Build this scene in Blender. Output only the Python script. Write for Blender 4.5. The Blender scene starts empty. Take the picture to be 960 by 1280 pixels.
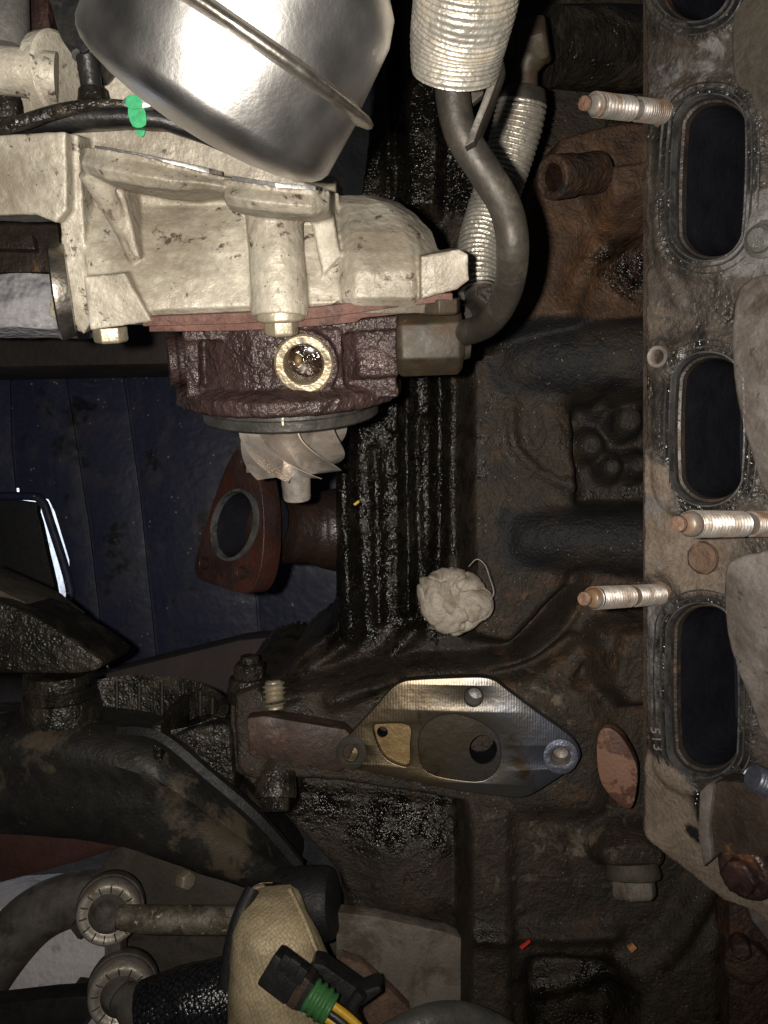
import bpy, bmesh, math, random
import numpy as np
from mathutils import Vector, Matrix, noise

random.seed(7)
scene = bpy.context.scene
col = scene.collection
F = 1030.0                      # focal length of the phone lens in photo pixels (960 x 1280 photo)

# ------------------------------------------------------------------ camera
cam_d = bpy.data.cameras.new("camera")
cam = bpy.data.objects.new("camera", cam_d)
col.objects.link(cam)
cam.location = (0, 0, 0)
cam.rotation_euler = (math.pi / 2, 0, 0)
cam_d.sensor_fit = 'VERTICAL'
cam_d.sensor_height = 36.0
cam_d.lens = 36.0 * F / 1280.0
cam_d.clip_start = 0.005
cam_d.clip_end = 30
scene.camera = cam

# ------------------------------------------------------------------ world: faint cool garage light
w = bpy.data.worlds.new("World")
scene.world = w
w.use_nodes = True
bg = w.node_tree.nodes["Background"]
bg.inputs[0].default_value = (0.8, 0.85, 1.0, 1)
bg.inputs[1].default_value = 0.016

# ------------------------------------------------------------------ phone flash beside the lens
fl = bpy.data.lights.new("phone_flash", 'SPOT')
fl.spot_size = math.radians(128)
fl.spot_blend = 1.0
fl.energy = 5.3
fl.color = (1.0, 0.93, 0.83)
fl.shadow_soft_size = 0.0025
flo = bpy.data.objects.new("phone_flash", fl)
flo.location = (-0.014, 0.0, 0.003)
flo.rotation_euler = (math.radians(101), 0, math.radians(5))
col.objects.link(flo)
# daylight falling on the floor outside, beyond the opening in the blue panel
dl = bpy.data.lights.new("daylight_outside", 'AREA')
dl.energy = 5.0
dl.size = 0.3
dl.color = (0.75, 0.87, 1.0)
dlo = bpy.data.objects.new("daylight_outside", dl)
dlo.location = (-0.78, 1.02, 0.12)
dlo.rotation_euler = (math.radians(68), 0, math.radians(-32))
col.objects.link(dlo)

scene.render.engine = 'CYCLES'
scene.render.resolution_x = 768
scene.render.resolution_y = 1024
vs = scene.view_settings
vs.view_transform = 'Standard'
vs.look = 'None'
vs.exposure = 0
vs.gamma = 1
vs.use_curve_mapping = False

# ================================================================== helpers
X = Vector((1, 0, 0)); Y = Vector((0, 1, 0)); Z = Vector((0, 0, 1))
def ray(x, y): return Vector(((x - 480) / F, 1.0, (640 - y) / F))
def P(x, y, d): return ray(x, y) * d
def L(n, d): return n / F * d

class Frame:
    """a plane in the scene: origin, right, up, normal (towards the viewer's side)"""
    def __init__(s, O, n, up=Z):
        s.O = O.copy(); s.n = n.normalized()
        s.v = (up - s.n * up.dot(s.n)).normalized()
        s.u = s.v.cross(s.n)
    def hit(s, x, y, h=0.0):
        r = ray(x, y); o = s.O + s.n * h
        return r * (o.dot(s.n) / r.dot(s.n))
    def loc(s, p): q = p - s.O; return q.dot(s.u), q.dot(s.v)
    def at(s, a, b, h=0): return s.O + s.u * a + s.v * b + s.n * h
    def mat(s):
        m = Matrix((s.u, s.v, s.n)).transposed().to_4x4(); m.translation = s.O
        return m
def W(d): return Frame(Vector((0, d, 0)), -Y)

def cat(pts, n=4, closed=True):
    """Catmull-Rom rounding of an outline / path"""
    out = []; m = len(pts)
    pts = [Vector(p) for p in pts]
    rng = range(m) if closed else range(m - 1)
    for i in rng:
        if closed: a, b, c, d = pts[i-1], pts[i], pts[(i+1) % m], pts[(i+2) % m]
        else: a, b, c, d = pts[max(i-1, 0)], pts[i], pts[i+1], pts[min(i+2, m-1)]
        for k in range(n):
            t = k / n
            out.append(0.5 * ((2*b) + (c-a)*t + (2*a-5*b+4*c-d)*t*t + (3*b-a-3*c+d)*t**3))
    if not closed: out.append(pts[-1])
    return out
def ell(cx, cy, rx, ry, n=28, rot=0):
    c, s = math.cos(rot), math.sin(rot); o = []
    for i in range(n):
        a = 2*math.pi*i/n; x, y = rx*math.cos(a), ry*math.sin(a)
        o.append((cx + x*c - y*s, cy + x*s + y*c))
    return o
def stad(cx, cy, hw, hh, n=40, tilt=0.0, p=2.15):
    """port outline: a tall rounded slot"""
    o = []
    for i in range(n):
        a = 2*math.pi*i/n
        c, s = math.cos(a), math.sin(a)
        x = hw * math.copysign(abs(c)**(2/p), c); st = hh - hw
        y = hw*s + math.copysign(st, s) * min(1, abs(s)*3.0)
        o.append((cx + x + y*tilt, cy + y))
    return o

def prism(bm, pts, fr, h=0.0, t=0.01):
    f = [bm.verts.new(fr.hit(p[0], p[1], h)) for p in pts]
    b = [bm.verts.new(v.co - fr.n * t) for v in f]
    n = len(f)
    bm.faces.new(f); bm.faces.new(b[::-1])
    for i in range(n): bm.faces.new((f[i], b[i], b[(i+1) % n], f[(i+1) % n]))
def basis(a):
    a = a.normalized(); h = Z if abs(a.z) < 0.9 else X
    u = a.cross(h).normalized(); return u, a.cross(u)
def rings(bm, rs, closed_u=True, cap=True, loop=False):
    R = [[bm.verts.new(p) for p in r] for r in rs]
    n = len(R[0])
    for k in range(len(R) - 1 + (1 if loop else 0)):
        A, B = R[k], R[(k+1) % len(R)]
        for i in range(n if closed_u else n-1):
            j = (i+1) % n
            try: bm.faces.new((A[i], A[j], B[j], B[i]))
            except ValueError: pass
    if cap and closed_u and not loop:
        bm.faces.new(R[0][::-1]); bm.faces.new(R[-1])
    return R
def lathe(bm, p, a, prof, seg=32, rot=0.0, cap=True):
    """prof: list of (distance along axis, radius)"""
    a = a.normalized(); u, v = basis(a)
    rs = []
    for t, r in prof:
        rs.append([p + a*t + (u*math.cos(rot + 2*math.pi*i/seg) + v*math.sin(rot + 2*math.pi*i/seg)) * max(r, 1e-5) for i in range(seg)])
    rings(bm, rs, cap=cap)
def thread(bm, p, a, length, r, pitch, depth, seg=28):
    a = a.normalized(); u, v = basis(a)
    N = int(length/pitch*4); prof = [0, .75, 1, .25]
    V = [[bm.verts.new(p + a*((k/4 + j/seg)*pitch) + (u*math.cos(2*math.pi*j/seg) + v*math.sin(2*math.pi*j/seg))*(r - depth*(1 - prof[k % 4]))) for j in range(seg)] for k in range(N+5)]
    for k in range(N):
        for j in range(seg-1):
            bm.faces.new((V[k][j], V[k][j+1], V[k+1][j+1], V[k+1][j]))
        bm.faces.new((V[k][seg-1], V[k+4][0], V[k+5][0], V[k+1][seg-1]))
def tube(bm, pts, rad, seg=20, cap=True, squash=None):
    pts = [Vector(p) for p in pts]; n = len(pts)
    if not isinstance(rad, (list, tuple)): rad = [rad]*n
    t0 = (pts[1]-pts[0]).normalized(); u, v = basis(t0); rs = []
    for i in range(n):
        t = (pts[min(i+1, n-1)] - pts[max(i-1, 0)]).normalized()
        u = (u - t*u.dot(t)).normalized(); v = t.cross(u)
        rs.append([pts[i] + (u*math.cos(2*math.pi*k/seg) + v*math.sin(2*math.pi*k/seg))*rad[i] for k in range(seg)])
    rings(bm, rs, cap=cap)
def radpath(pts, rads, n):
    q = cat(pts, n, False); m = len(pts)
    R = []
    for i in range(len(q)):
        f = i/n; k = min(int(f), m-2); R.append(rads[k] + (rads[k+1]-rads[k])*(f-k))
    return q, R
def bellows(bm, pts, rads, pitch, depth, seg=36, wob=0.0, rip=4):
    """corrugated tube along a path"""
    q, R = radpath(pts, rads, 24)
    s = [0.0]
    for i in range(1, len(q)): s.append(s[-1] + (q[i]-q[i-1]).length)
    tot = s[-1]; N = int(tot/pitch*rip); P2 = []; R2 = []
    k = 0
    for i in range(N+1):
        d = tot*i/N
        while k < len(s)-2 and s[k+1] < d: k += 1
        f = (d-s[k])/max(s[k+1]-s[k], 1e-9)
        P2.append(q[k].lerp(q[k+1], f))
        ph = i % rip
        prof = (0, .8, 1, .8)[ph] if rip == 4 else (0 if ph == 0 else 1)
        R2.append((R[k]+(R[k+1]-R[k])*f) - depth*(1-prof)*(1+wob*random.uniform(-1, 1)))
    tube(bm, P2, R2, seg)
def ball(bm, c, r, sc=(1, 1, 1), sub=3):
    m = Matrix.Translation(c) @ Matrix.Diagonal((r*sc[0], r*sc[1], r*sc[2], 1))
    bmesh.ops.create_icosphere(bm, subdivisions=sub, radius=1, matrix=m)
def sect(fr, x0, x1, y0, y1): pass

ORI = {}
def root_origin(o):
    while o.parent: o = o.parent
    return ORI.get(o.name, Vector((0, 0, 0)))
def thing(name, label, cate, origin, group=None):
    o = bpy.data.objects.new(name, None); col.objects.link(o)
    o.empty_display_size = 0.01
    o.location = origin; ORI[o.name] = Vector(origin)
    o["label"] = label; o["category"] = cate
    if group: o["group"] = group
    return o
def part(name, bm, mat, parent=None, bev=0.0, bseg=2, remesh=0.0, smooth=0, sharp=38, origin=None, smooth_all=False, label=None, sfac=0.5, lump=0.0, lumpscale=60, cuts=()):
    bmesh.ops.recalc_face_normals(bm, faces=bm.faces)
    if bev > 0:
        bm.normal_update()
        ed = [e for e in bm.edges if len(e.link_faces) == 2 and e.calc_face_angle(0) > math.radians(30)]
        if ed: bmesh.ops.bevel(bm, geom=ed, offset=bev, segments=bseg, profile=0.6, affect='EDGES', clamp_overlap=True)
    me = bpy.data.meshes.new(name)
    bm.to_mesh(me); bm.free()
    o = bpy.data.objects.new(name, me); col.objects.link(o)
    if remesh > 0:
        md = o.modifiers.new("r", 'REMESH'); md.mode = 'VOXEL'; md.voxel_size = remesh
        if smooth:
            ms = o.modifiers.new("s", 'SMOOTH'); ms.factor = sfac; ms.iterations = smooth
        dg = bpy.context.evaluated_depsgraph_get(); dg.update()
        m2 = bpy.data.meshes.new_from_object(o.evaluated_get(dg))
        o.modifiers.clear(); o.data = m2; bpy.data.meshes.remove(me); me = m2; me.name = name
        smooth_all = True
    if lump > 0:
        me.update()
        nv_ = len(me.vertices); co = np.empty(nv_*3, np.float32); no = np.empty(nv_*3, np.float32)
        me.vertices.foreach_get("co", co); me.vertex_normals.foreach_get("vector", no)
        co = co.reshape(-1, 3); no = no.reshape(-1, 3)
        am = np.array([noise.noise(Vector(c)*lumpscale) + .5*noise.noise(Vector(c)*lumpscale*2.3) for c in co.tolist()], np.float32)
        co = co + no*(lump*am)[:, None]
        me.vertices.foreach_set("co", co.ravel()); me.update()
    for cb in cuts:
        mc = bpy.data.meshes.new("cut"); bmesh.ops.recalc_face_normals(cb, faces=cb.faces); cb.to_mesh(mc); cb.free()
        oc = bpy.data.objects.new("cut", mc); col.objects.link(oc)
        md = o.modifiers.new("b", 'BOOLEAN'); md.operation = 'DIFFERENCE'; md.object = oc; md.solver = 'EXACT'
        dg = bpy.context.evaluated_depsgraph_get(); dg.update()
        m2 = bpy.data.meshes.new_from_object(o.evaluated_get(dg)); o.modifiers.clear(); o.data = m2; bpy.data.meshes.remove(me); me = m2
        bpy.data.objects.remove(oc); bpy.data.meshes.remove(mc); smooth_all = False
    if parent is not None: org = root_origin(parent)
    else: org = Vector(origin) if origin is not None else Vector((0, 0, 0))
    me.transform(Matrix.Translation(-org))
    bm2 = bmesh.new(); bm2.from_mesh(me); bm2.normal_update()
    for f in bm2.faces: f.smooth = True
    if not smooth_all:
        for e in bm2.edges:
            if len(e.link_faces) == 2 and e.calc_face_angle(0) > math.radians(sharp): e.smooth = False
    bm2.to_mesh(me); bm2.free()
    me.materials.clear(); me.materials.append(mat)
    if parent is not None: o.parent = parent
    else: o.location = org; ORI[o.name] = org
    if label: o["label"] = label
    return o
def tag(o, label, cate, group=None):
    o["label"] = label; o["category"] = cate
    if group: o["group"] = group
    return o
def plate(name, fr, outline, holes, h, t, mat, parent=None, bev=0.0, origin=None, res=None):
    """flat plate with holes lying in a frame; outline and holes in photo pixels on that plane"""
    cu = bpy.data.curves.new(name, 'CURVE'); cu.dimensions = '2D'; cu.fill_mode = 'BOTH'
    cu.extrude = max(t/2 - bev, 1e-5); cu.bevel_depth = bev; cu.bevel_resolution = 2
    cu.offset = -bev
    f2 = Frame(fr.O + fr.n*(h - t/2), fr.n, fr.v)
    for k, ptsx in enumerate([outline] + list(holes)):
        sp = cu.splines.new('POLY'); sp.points.add(len(ptsx)-1); sp.use_cyclic_u = True
        for q, p in zip(sp.points, ptsx):
            a, b = f2.loc(f2.hit(p[0], p[1], t/2)); q.co = (a, b, 0, 1)
    o = bpy.data.objects.new(name, cu); col.objects.link(o)
    dg = bpy.context.evaluated_depsgraph_get(); dg.update()
    me = bpy.data.meshes.new_from_object(o.evaluated_get(dg))
    bpy.data.objects.remove(o); bpy.data.curves.remove(cu)
    me.transform(f2.mat())
    bm = bmesh.new(); bm.from_mesh(me); bpy.data.meshes.remove(me)
    bmesh.ops.remove_doubles(bm, verts=bm.verts, dist=1e-6)
    return part(name, bm, mat, parent, origin=origin)

# ------------------------------------------------------------------ relief castings
def blur(a, r):
    r = int(round(r))
    if r < 1: return a
    for ax in (0, 1):
        for _ in range(2):
            p = np.pad(a, [(r+1, r) if k == ax else (0, 0) for k in (0, 1)], mode='edge')
            c = np.cumsum(p, axis=ax)
            a = (c[2*r+1:] - c[:-2*r-1])/(2*r+1) if ax == 0 else (c[:, 2*r+1:] - c[:, :-2*r-1])/(2*r+1)
    return a
def vnoise(U, V, s, seed=0):
    rs = np.random.RandomState(seed); T = rs.rand(64, 64)
    x = U*s; y = V*s; xi = np.floor(x).astype(int); yi = np.floor(y).astype(int)
    fx = x-xi; fy = y-yi; fx = fx*fx*(3-2*fx); fy = fy*fy*(3-2*fy)
    g = lambda i, j: T[i % 64, j % 64]
    return (g(xi, yi)*(1-fx)+g(xi+1, yi)*fx)*(1-fy) + (g(xi, yi+1)*(1-fx)+g(xi+1, yi+1)*fx)*fy
def fbm(U, V, s, o=4, seed=0):
    r = 0; a = .5
    for k in range(o): r = r + a*vnoise(U, V, s, seed+k); s *= 2.07; a *= .5
    return r
class Relief:
    def __init__(s, fr, u0, u1, v0, v1, step, h0=0.0):
        s.fr = fr; s.step = step
        s.us = np.arange(u0, u1, step); s.vs = np.arange(v0, v1, step)
        s.U, s.V = np.meshgrid(s.us, s.vs, indexing='ij')
        s.H = np.full(s.U.shape, h0); s.C = np.zeros(s.U.shape + (4,)); s.C[..., 3] = .12
        s.kill = np.zeros(s.U.shape, bool)
    def poly(s, pts, h=0.0):
        q = [s.fr.loc(s.fr.hit(p[0], p[1], h)) for p in pts]
        ins = np.zeros(s.U.shape, bool); n = len(q)
        for i in range(n):
            (x1, y1), (x2, y2) = q[i], q[(i+1) % n]
            if y1 == y2: continue
            c = ((y1 > s.V) != (y2 > s.V)) & (s.U < (x2-x1)*(s.V-y1)/(y2-y1) + x1)
            ins ^= c
        return ins
    def soft(s, m, mm): return blur(m.astype(float), mm*0.001/s.step)
    def set(s, pts, h, mm=1.5, var=0):
        m = s.soft(s.poly(pts, h), mm); s.H = s.H*(1-m) + h*m
    def add(s, pts, h, mm=1.5, at=0.0):
        s.H = s.H + s.soft(s.poly(pts, at), mm)*h
    def paint(s, ch, pts, val, mm=6, at=0.0):
        m = s.soft(s.poly(pts, at), mm); s.C[..., ch] = s.C[..., ch]*(1-m) + val*m
    def line(s, pts, w, h, mm=0.8, at=0.0):
        """ridge (h>0) or groove along a path in photo pixels; w half width in mm"""
        q = [s.fr.loc(s.fr.hit(p[0], p[1], at)) for p in cat([(a, b, 0) for a, b in pts], 6, False)]
        D = np.full(s.U.shape, 9.0)
        for (x1, y1), (x2, y2) in zip(q[:-1], q[1:]):
            dx, dy = x2-x1, y2-y1; l2 = dx*dx+dy*dy+1e-12
            t = np.clip(((s.U-x1)*dx+(s.V-y1)*dy)/l2, 0, 1)
            D = np.minimum(D, np.hypot(s.U-x1-t*dx, s.V-y1-t*dy))
        m = np.sqrt(np.clip(1-(D/(w*.001))**2, 0, 1))
        s.H = s.H + blur(m, mm*.001/s.step)*h
    def cyl(s, secs, amp):
        q0 = [s.fr.loc(s.fr.hit(x, y0, .45-d)) for x, y0, y1, d in secs]; q1 = [s.fr.loc(s.fr.hit(x, y1, .45-d)) for x, y0, y1, d in secs]
        ux = [a[0] for a in q0]; c = np.interp(s.us, ux, [(a[1]+b[1])/2 for a, b in zip(q0, q1)])[:, None]
        r = np.interp(s.us, ux, [abs(a[1]-b[1])/2 for a, b in zip(q0, q1)], left=1e-6)[:, None]
        top = np.interp(s.us, ux, [.45-t[3] for t in secs])[:, None]
        t = (s.V-c)/r; ins = (np.abs(t) < 1) & (s.U > ux[0])
        new = top - amp*(1-np.sqrt(np.clip(1-t*t, 0, 1)))
        Hn = np.where(ins, np.maximum(s.H, new), s.H); bl = blur(Hn, 1.6e-3/s.step)
        near = blur(ins.astype(float), 4e-3/s.step) > .001
        s.H = np.where(near, bl, s.H)
    def dome(s, x, y, r, h, at=0.0):
        u, v = s.fr.loc(s.fr.hit(x, y, at)); D = np.hypot(s.U-u, s.V-v)
        m = np.sqrt(np.clip(1-(D/r)**2, 0, 1)); s.H = np.maximum(s.H, (at-r*.2) + m*h) if False else s.H + m*h
    def build(s, name, mat, parent=None, origin=None, kill_below=None):
        fr = s.fr; nu, nv = s.U.shape
        Pt = (np.array(fr.O)[None, None] + s.U[..., None]*np.array(fr.u) + s.V[..., None]*np.array(fr.v) + s.H[..., None]*np.array(fr.n))
        org = root_origin(parent) if parent is not None else Vector(origin)
        Pt = (Pt - np.array(org)).reshape(-1, 3)
        I = np.arange(nu*nv).reshape(nu, nv)
        Q = np.stack([I[:-1, :-1], I[1:, :-1], I[1:, 1:], I[:-1, 1:]], -1).reshape(-1, 4)
        k = s.kill.copy()
        if kill_below is not None: k |= s.H < kill_below
        kf = (k[:-1, :-1] & k[1:, :-1] & k[1:, 1:] & k[:-1, 1:]).reshape(-1)
        Q = Q[~kf]
        me = bpy.data.meshes.new(name)
        me.vertices.add(len(Pt)); me.vertices.foreach_set("co", Pt.ravel())
        me.loops.add(Q.size); me.loops.foreach_set("vertex_index", Q.ravel().astype(np.int32))
        me.polygons.add(len(Q)); me.polygons.foreach_set("loop_start", (np.arange(len(Q))*4).astype(np.int32))
        me.polygons.foreach_set("use_smooth", np.ones(len(Q), bool))
        at = me.attributes.new("wear", 'FLOAT_COLOR', 'POINT')
        at.data.foreach_set("color", s.C.reshape(-1).astype(np.float32))
        me.update(calc_edges=True); me.validate()
        o = bpy.data.objects.new(name, me); col.objects.link(o); me.materials.append(mat)
        if parent is not None: o.parent = parent
        else: o.location = org; ORI[o.name] = org
        return o

# ================================================================== materials
def newmat(name):
    m = bpy.data.materials.new(name); m.use_nodes = True
    nt = m.node_tree; b = nt.nodes["Principled BSDF"]
    return m, nt, b
def N(nt, t, **kw):
    n = nt.nodes.new(t)
    for k, v in kw.items(): setattr(n, k, v)
    return n
def nz(nt, vec, scale, detail=5, rough=.6, dist=0.0):
    n = N(nt, 'ShaderNodeTexNoise'); n.inputs['Scale'].default_value = scale
    n.inputs['Detail'].default_value = detail; n.inputs['Roughness'].default_value = rough
    n.inputs['Distortion'].default_value = dist
    nt.links.new(vec, n.inputs['Vector']); return n.outputs['Fac']
def ramp(nt, fac, stops):
    n = N(nt, 'ShaderNodeValToRGB'); e = n.color_ramp.elements
    while len(e) < len(stops): e.new(0.5)
    for k, (p, c) in enumerate(stops):
        e[k].position = p; e[k].color = (c[0], c[1], c[2], 1) if isinstance(c, (tuple, list)) else (c, c, c, 1)
    nt.links.new(fac, n.inputs[0]); return n.outputs[0]
def mix(nt, fac, a, b, mode='MIX'):
    n = N(nt, 'ShaderNodeMix'); n.data_type = 'RGBA'; n.blend_type = mode
    for s, v in ((0, fac), (6, a), (7, b)):
        if hasattr(v, 'is_linked') or hasattr(v, 'links'): nt.links.new(v, n.inputs[s])
        elif s == 0: n.inputs[0].default_value = v
        else: n.inputs[s].default_value = (v[0], v[1], v[2], 1)
    return n.outputs[2]
def mth(nt, op, a, b=None, clamp=False):
    n = N(nt, 'ShaderNodeMath'); n.operation = op; n.use_clamp = clamp
    for i, v in enumerate((a, b)):
        if v is None: continue
        if isinstance(v, (int, float)): n.inputs[i].default_value = v
        else: nt.links.new(v, n.inputs[i])
    return n.outputs[0]
def coords(nt):
    t = N(nt, 'ShaderNodeTexCoord'); return t.outputs['Object']
def bump(nt, b, hs):
    """hs: list of (height socket, distance)"""
    prev = None
    for h, d in hs:
        n = N(nt, 'ShaderNodeBump'); n.inputs['Strength'].default_value = 1.0
        n.inputs['Distance'].default_value = d
        nt.links.new(h, n.inputs['Height'])
        if prev is not None: nt.links.new(prev, n.inputs['Normal'])
        prev = n.outputs['Normal']
    if prev is not None: nt.links.new(prev, b.inputs['Normal'])

def droplets(nt, v, scale, dist):
    """beads of oil: every voronoi cell is a small dome of its own height"""
    vo = N(nt, 'ShaderNodeTexVoronoi'); vo.inputs['Scale'].default_value = scale; nt.links.new(v, vo.inputs['Vector'])
    sc_ = N(nt, 'ShaderNodeSeparateColor'); nt.links.new(vo.outputs['Color'], sc_.inputs[0])
    d2 = mth(nt, 'MULTIPLY', mth(nt, 'MULTIPLY', vo.outputs['Distance'], vo.outputs['Distance']), mth(nt, 'ADD', mth(nt, 'MULTIPLY', sc_.outputs[0], -1.6), -.25))
    g = ramp(nt, nz(nt, v, scale*.16, 3, .6), [(.46, .05), (.64, 1.0)])
    return [(mth(nt, 'MULTIPLY', d2, g), dist)]
def grimy(name, c1, c2, dirt=None, s1=90, s2=60, amt=.55, sharpness=.08, fine=900, fineamt=.35, met=0.0, r=(.45, .7),
          bmp=((700, .0003),), spec=.5, dirt2=None, s3=250, amt2=.62, coat=0.0, speck=None, spark=None):
    m, nt, b = newmat(name); v = coords(nt)
    c = ramp(nt, nz(nt, v, s1, 4, .62), [(.32, c1), (.68, c2)])
    fn = nz(nt, v, fine, 2, .7)
    c = mix(nt, fineamt, c, ramp(nt, fn, [(.3, .25), (.7, 1.0)]), 'MULTIPLY')
    rr = N(nt, 'ShaderNodeMapRange'); rr.inputs[3].default_value = r[0]; rr.inputs[4].default_value = r[1]
    rr.inputs[1].default_value = .3; rr.inputs[2].default_value = .7
    nt.links.new(nz(nt, v, s1*2.3, 2, .6), rr.inputs[0])
    metm = None
    if dirt:
        dm = ramp(nt, nz(nt, v, s2, 6, .68, .4), [(amt-sharpness, 0.0), (amt+sharpness, 1.0)])
        c = mix(nt, dm, c, dirt); metm = dm
    if dirt2:
        dm2 = ramp(nt, nz(nt, v, s3, 4, .7, .3), [(amt2-.03, 0.0), (amt2+.04, 1.0)])
        c = mix(nt, dm2, c, dirt2)
    if speck:
        vo = N(nt, 'ShaderNodeTexVoronoi'); vo.inputs['Scale'].default_value = speck[1]
        nt.links.new(v, vo.inputs['Vector'])
        sp = mth(nt, 'LESS_THAN', vo.outputs['Distance'], speck[2])
        gate = mth(nt, 'GREATER_THAN', nz(nt, v, speck[1]*.37, 2, .5), .56)
        c = mix(nt, mth(nt, 'MULTIPLY', sp, gate), c, speck[0])
    nt.links.new(c, b.inputs['Base Color']); nt.links.new(rr.outputs[0], b.inputs['Roughness'])
    if met > 0:
        if metm is not None: nt.links.new(mth(nt, 'MULTIPLY', mth(nt, 'SUBTRACT', 1.0, metm), met), b.inputs['Metallic'])
        else: b.inputs['Metallic'].default_value = met
    b.inputs['Specular IOR Level'].default_value = spec
    if coat: b.inputs['Coat Weight'].default_value = coat; b.inputs['Coat Roughness'].default_value = .12
    hs = [(nz(nt, v, s*.45, 2, .65), d*1.4) for s, d in bmp]
    if spark: hs += droplets(nt, v, *spark)
    bump(nt, b, hs)
    return m

M = {}
M['alu'] = grimy('cast_aluminium', (.25, .22, .17), (.70, .65, .54), dirt=(.19, .155, .115), s1=24, s2=30, amt=.555, sharpness=.14, fine=420, fineamt=.38, met=.15, r=(.42, .6), bmp=((1300, .00022), (420, .00022)), dirt2=(.075, .055, .04), s3=150, amt2=.635, speck=((.09, .065, .045), 560, .13))
M['alu_machined'] = grimy('machined_aluminium', (.42, .42, .43), (.6, .6, .6), dirt=(.2, .17, .13), s2=120, amt=.6, met=.8, r=(.25, .45), bmp=((900, .0001),))
M['can'] = grimy('plated_steel_can', (.50, .485, .47), (.64, .625, .61), dirt=(.26, .18, .11), s1=30, s2=60, amt=.68, sharpness=.05, fine=900, fineamt=.12, met=1.0, r=(.33, .45), bmp=((1800, .00004), (120, .00010)), dirt2=(.16, .09, .05), s3=160, amt2=.74)
M['can_rim'] = grimy('worn_rim_steel', (.26, .235, .20), (.46, .42, .37), s1=90, met=.95, r=(.3, .45), bmp=((600, .0002),))
M['iron'] = grimy('heat_browned_cast_iron', (.036, .021, .020), (.098, .060, .056), dirt=(.022, .013, .011), s1=45, s2=40, amt=.56, sharpness=.08, fine=600, fineamt=.5, r=(.30, .52), met=.15, bmp=((1300, .0006), (500, .0007)), spec=.4, dirt2=(.24, .16, .11), s3=45, amt2=.70)
M['rust_plate'] = grimy('rusty_steel_plate', (.115, .052, .036), (.20, .10, .078), dirt=(.06, .028, .024), s1=90, s2=120, amt=.58, r=(.6, .85), bmp=((900, .0004),))
M['ring'] = grimy('worn_bronze_face', (.28, .225, .135), (.46, .385, .26), dirt=(.09, .055, .035), s2=160, amt=.57, met=.5, r=(.3, .45), bmp=((900, .0002),))
M['oilhole'] = grimy('oily_bore', (.012, .006, .005), (.05, .025, .015), s1=200, r=(.08, .2), met=.3, bmp=((500, .001),), coat=.6)
M['shield'] = grimy('grey_back_plate', (.10, .095, .085), (.17, .165, .15), dirt=(.05, .04, .035), s2=80, met=.7, r=(.35, .55), bmp=((800, .0002),))
M['wheel'] = grimy('turbine_alloy', (.48, .43, .38), (.70, .655, .61), dirt=(.46, .34, .25), s1=40, s2=34, amt=.58, sharpness=.16, fine=900, fineamt=.15, met=.75, r=(.28, .40), bmp=((900, .0001),), dirt2=(.10, .07, .05), s3=300, amt2=.70)
M['hex'] = grimy('grimy_plated_nut', (.034, .026, .018), (.080, .063, .042), dirt=(.055, .027, .012), s1=70, s2=80, amt=.58, met=.0, spec=.3, r=(.45, .6), bmp=((900, .0001),), dirt2=(.20, .085, .025), s3=150, amt2=.68)
M['bolt'] = grimy('yellowed_bolt', (.40, .33, .22), (.62, .55, .42), dirt=(.12, .09, .06), s2=180, amt=.62, met=.5, r=(.3, .5), bmp=((900, .0002),))
M['pipe'] = grimy('sooty_steel_pipe', (.036, .031, .026), (.080, .069, .056), dirt=(.13, .11, .083), s1=60, s2=60, amt=.63, sharpness=.12, met=.35, r=(.45, .6), bmp=((900, .0001), (250, .0004)), dirt2=(.26, .14, .05), s3=120, amt2=.72)
M['bellow'] = grimy('corrugated_foil', (.50, .46, .39), (.72, .69, .62), dirt=(.24, .19, .12), s1=60, s2=60, amt=.61, sharpness=.10, met=.7, r=(.34, .5), bmp=((900, .0004),), dirt2=(.10, .075, .045), s3=220, amt2=.69)
M['black_plastic'] = grimy('black_plastic', (.012, .012, .013), (.03, .029, .028), dirt=(.08, .07, .055), s2=60, amt=.68, r=(.35, .55), bmp=((900, .0002),))
M['black_wet'] = grimy('oily_black_rubber', (.009, .008, .0065), (.026, .022, .016), dirt=(.055, .044, .03), s1=70, s2=45, amt=.58, r=(.28, .5), bmp=((900, .0006), (400, .0010)), spec=.45, spark=(640, .0006))
M['black_rib'] = grimy('dull_black_rubber', (.010, .010, .011), (.02, .02, .02), r=(.5, .7), bmp=((1500, .0003),))
M['void'] = grimy('soot', (.009, .009, .0145), (.017, .0165, .022), r=(.6, .8), spec=.15, bmp=((900, .0002),), speck=((.13, .11, .09), 700, .06))  # near-black soot colour that also paints the shade inside bores and bolt holes
M['soot_smooth'] = grimy('smooth_sooty_casting', (.006, .006, .008), (.012, .011, .012), dirt=(.05, .033, .019), s1=30, s2=35, amt=.62, sharpness=.12, r=(.5, .7), spec=.12, bmp=((500, .0005),), speck=((.2, .16, .1), 500, .07))
M['boss_rust'] = grimy('rust_stained_casting', (.05, .026, .015), (.125, .062, .033), dirt=(.018, .013, .011), s1=60, s2=60, amt=.52, sharpness=.1, r=(.55, .8), bmp=((800, .0006), (400, .0010)), dirt2=(.27, .09, .028), s3=90, amt2=.70)
M['boss_dark'] = grimy('dim_brown_casting', (.018, .012, .009), (.05, .034, .024), dirt=(.010, .009, .009), s1=60, s2=60, amt=.5, sharpness=.12, r=(.5, .7), spec=.3, bmp=((500, .0006),))
M['red_flange'] = grimy('red_rusted_flange', (.022, .010, .008), (.045, .024, .020), dirt=(.060, .014, .007), s1=50, s2=40, amt=.58, r=(.4, .6), bmp=((900, .0004),))
M['red_tube'] = grimy('brown_rusted_tube', (.022, .012, .009), (.05, .028, .02), s1=60, dirt=(.02, .012, .01), s2=70, r=(.3, .55), bmp=((900, .0004),))
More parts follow.
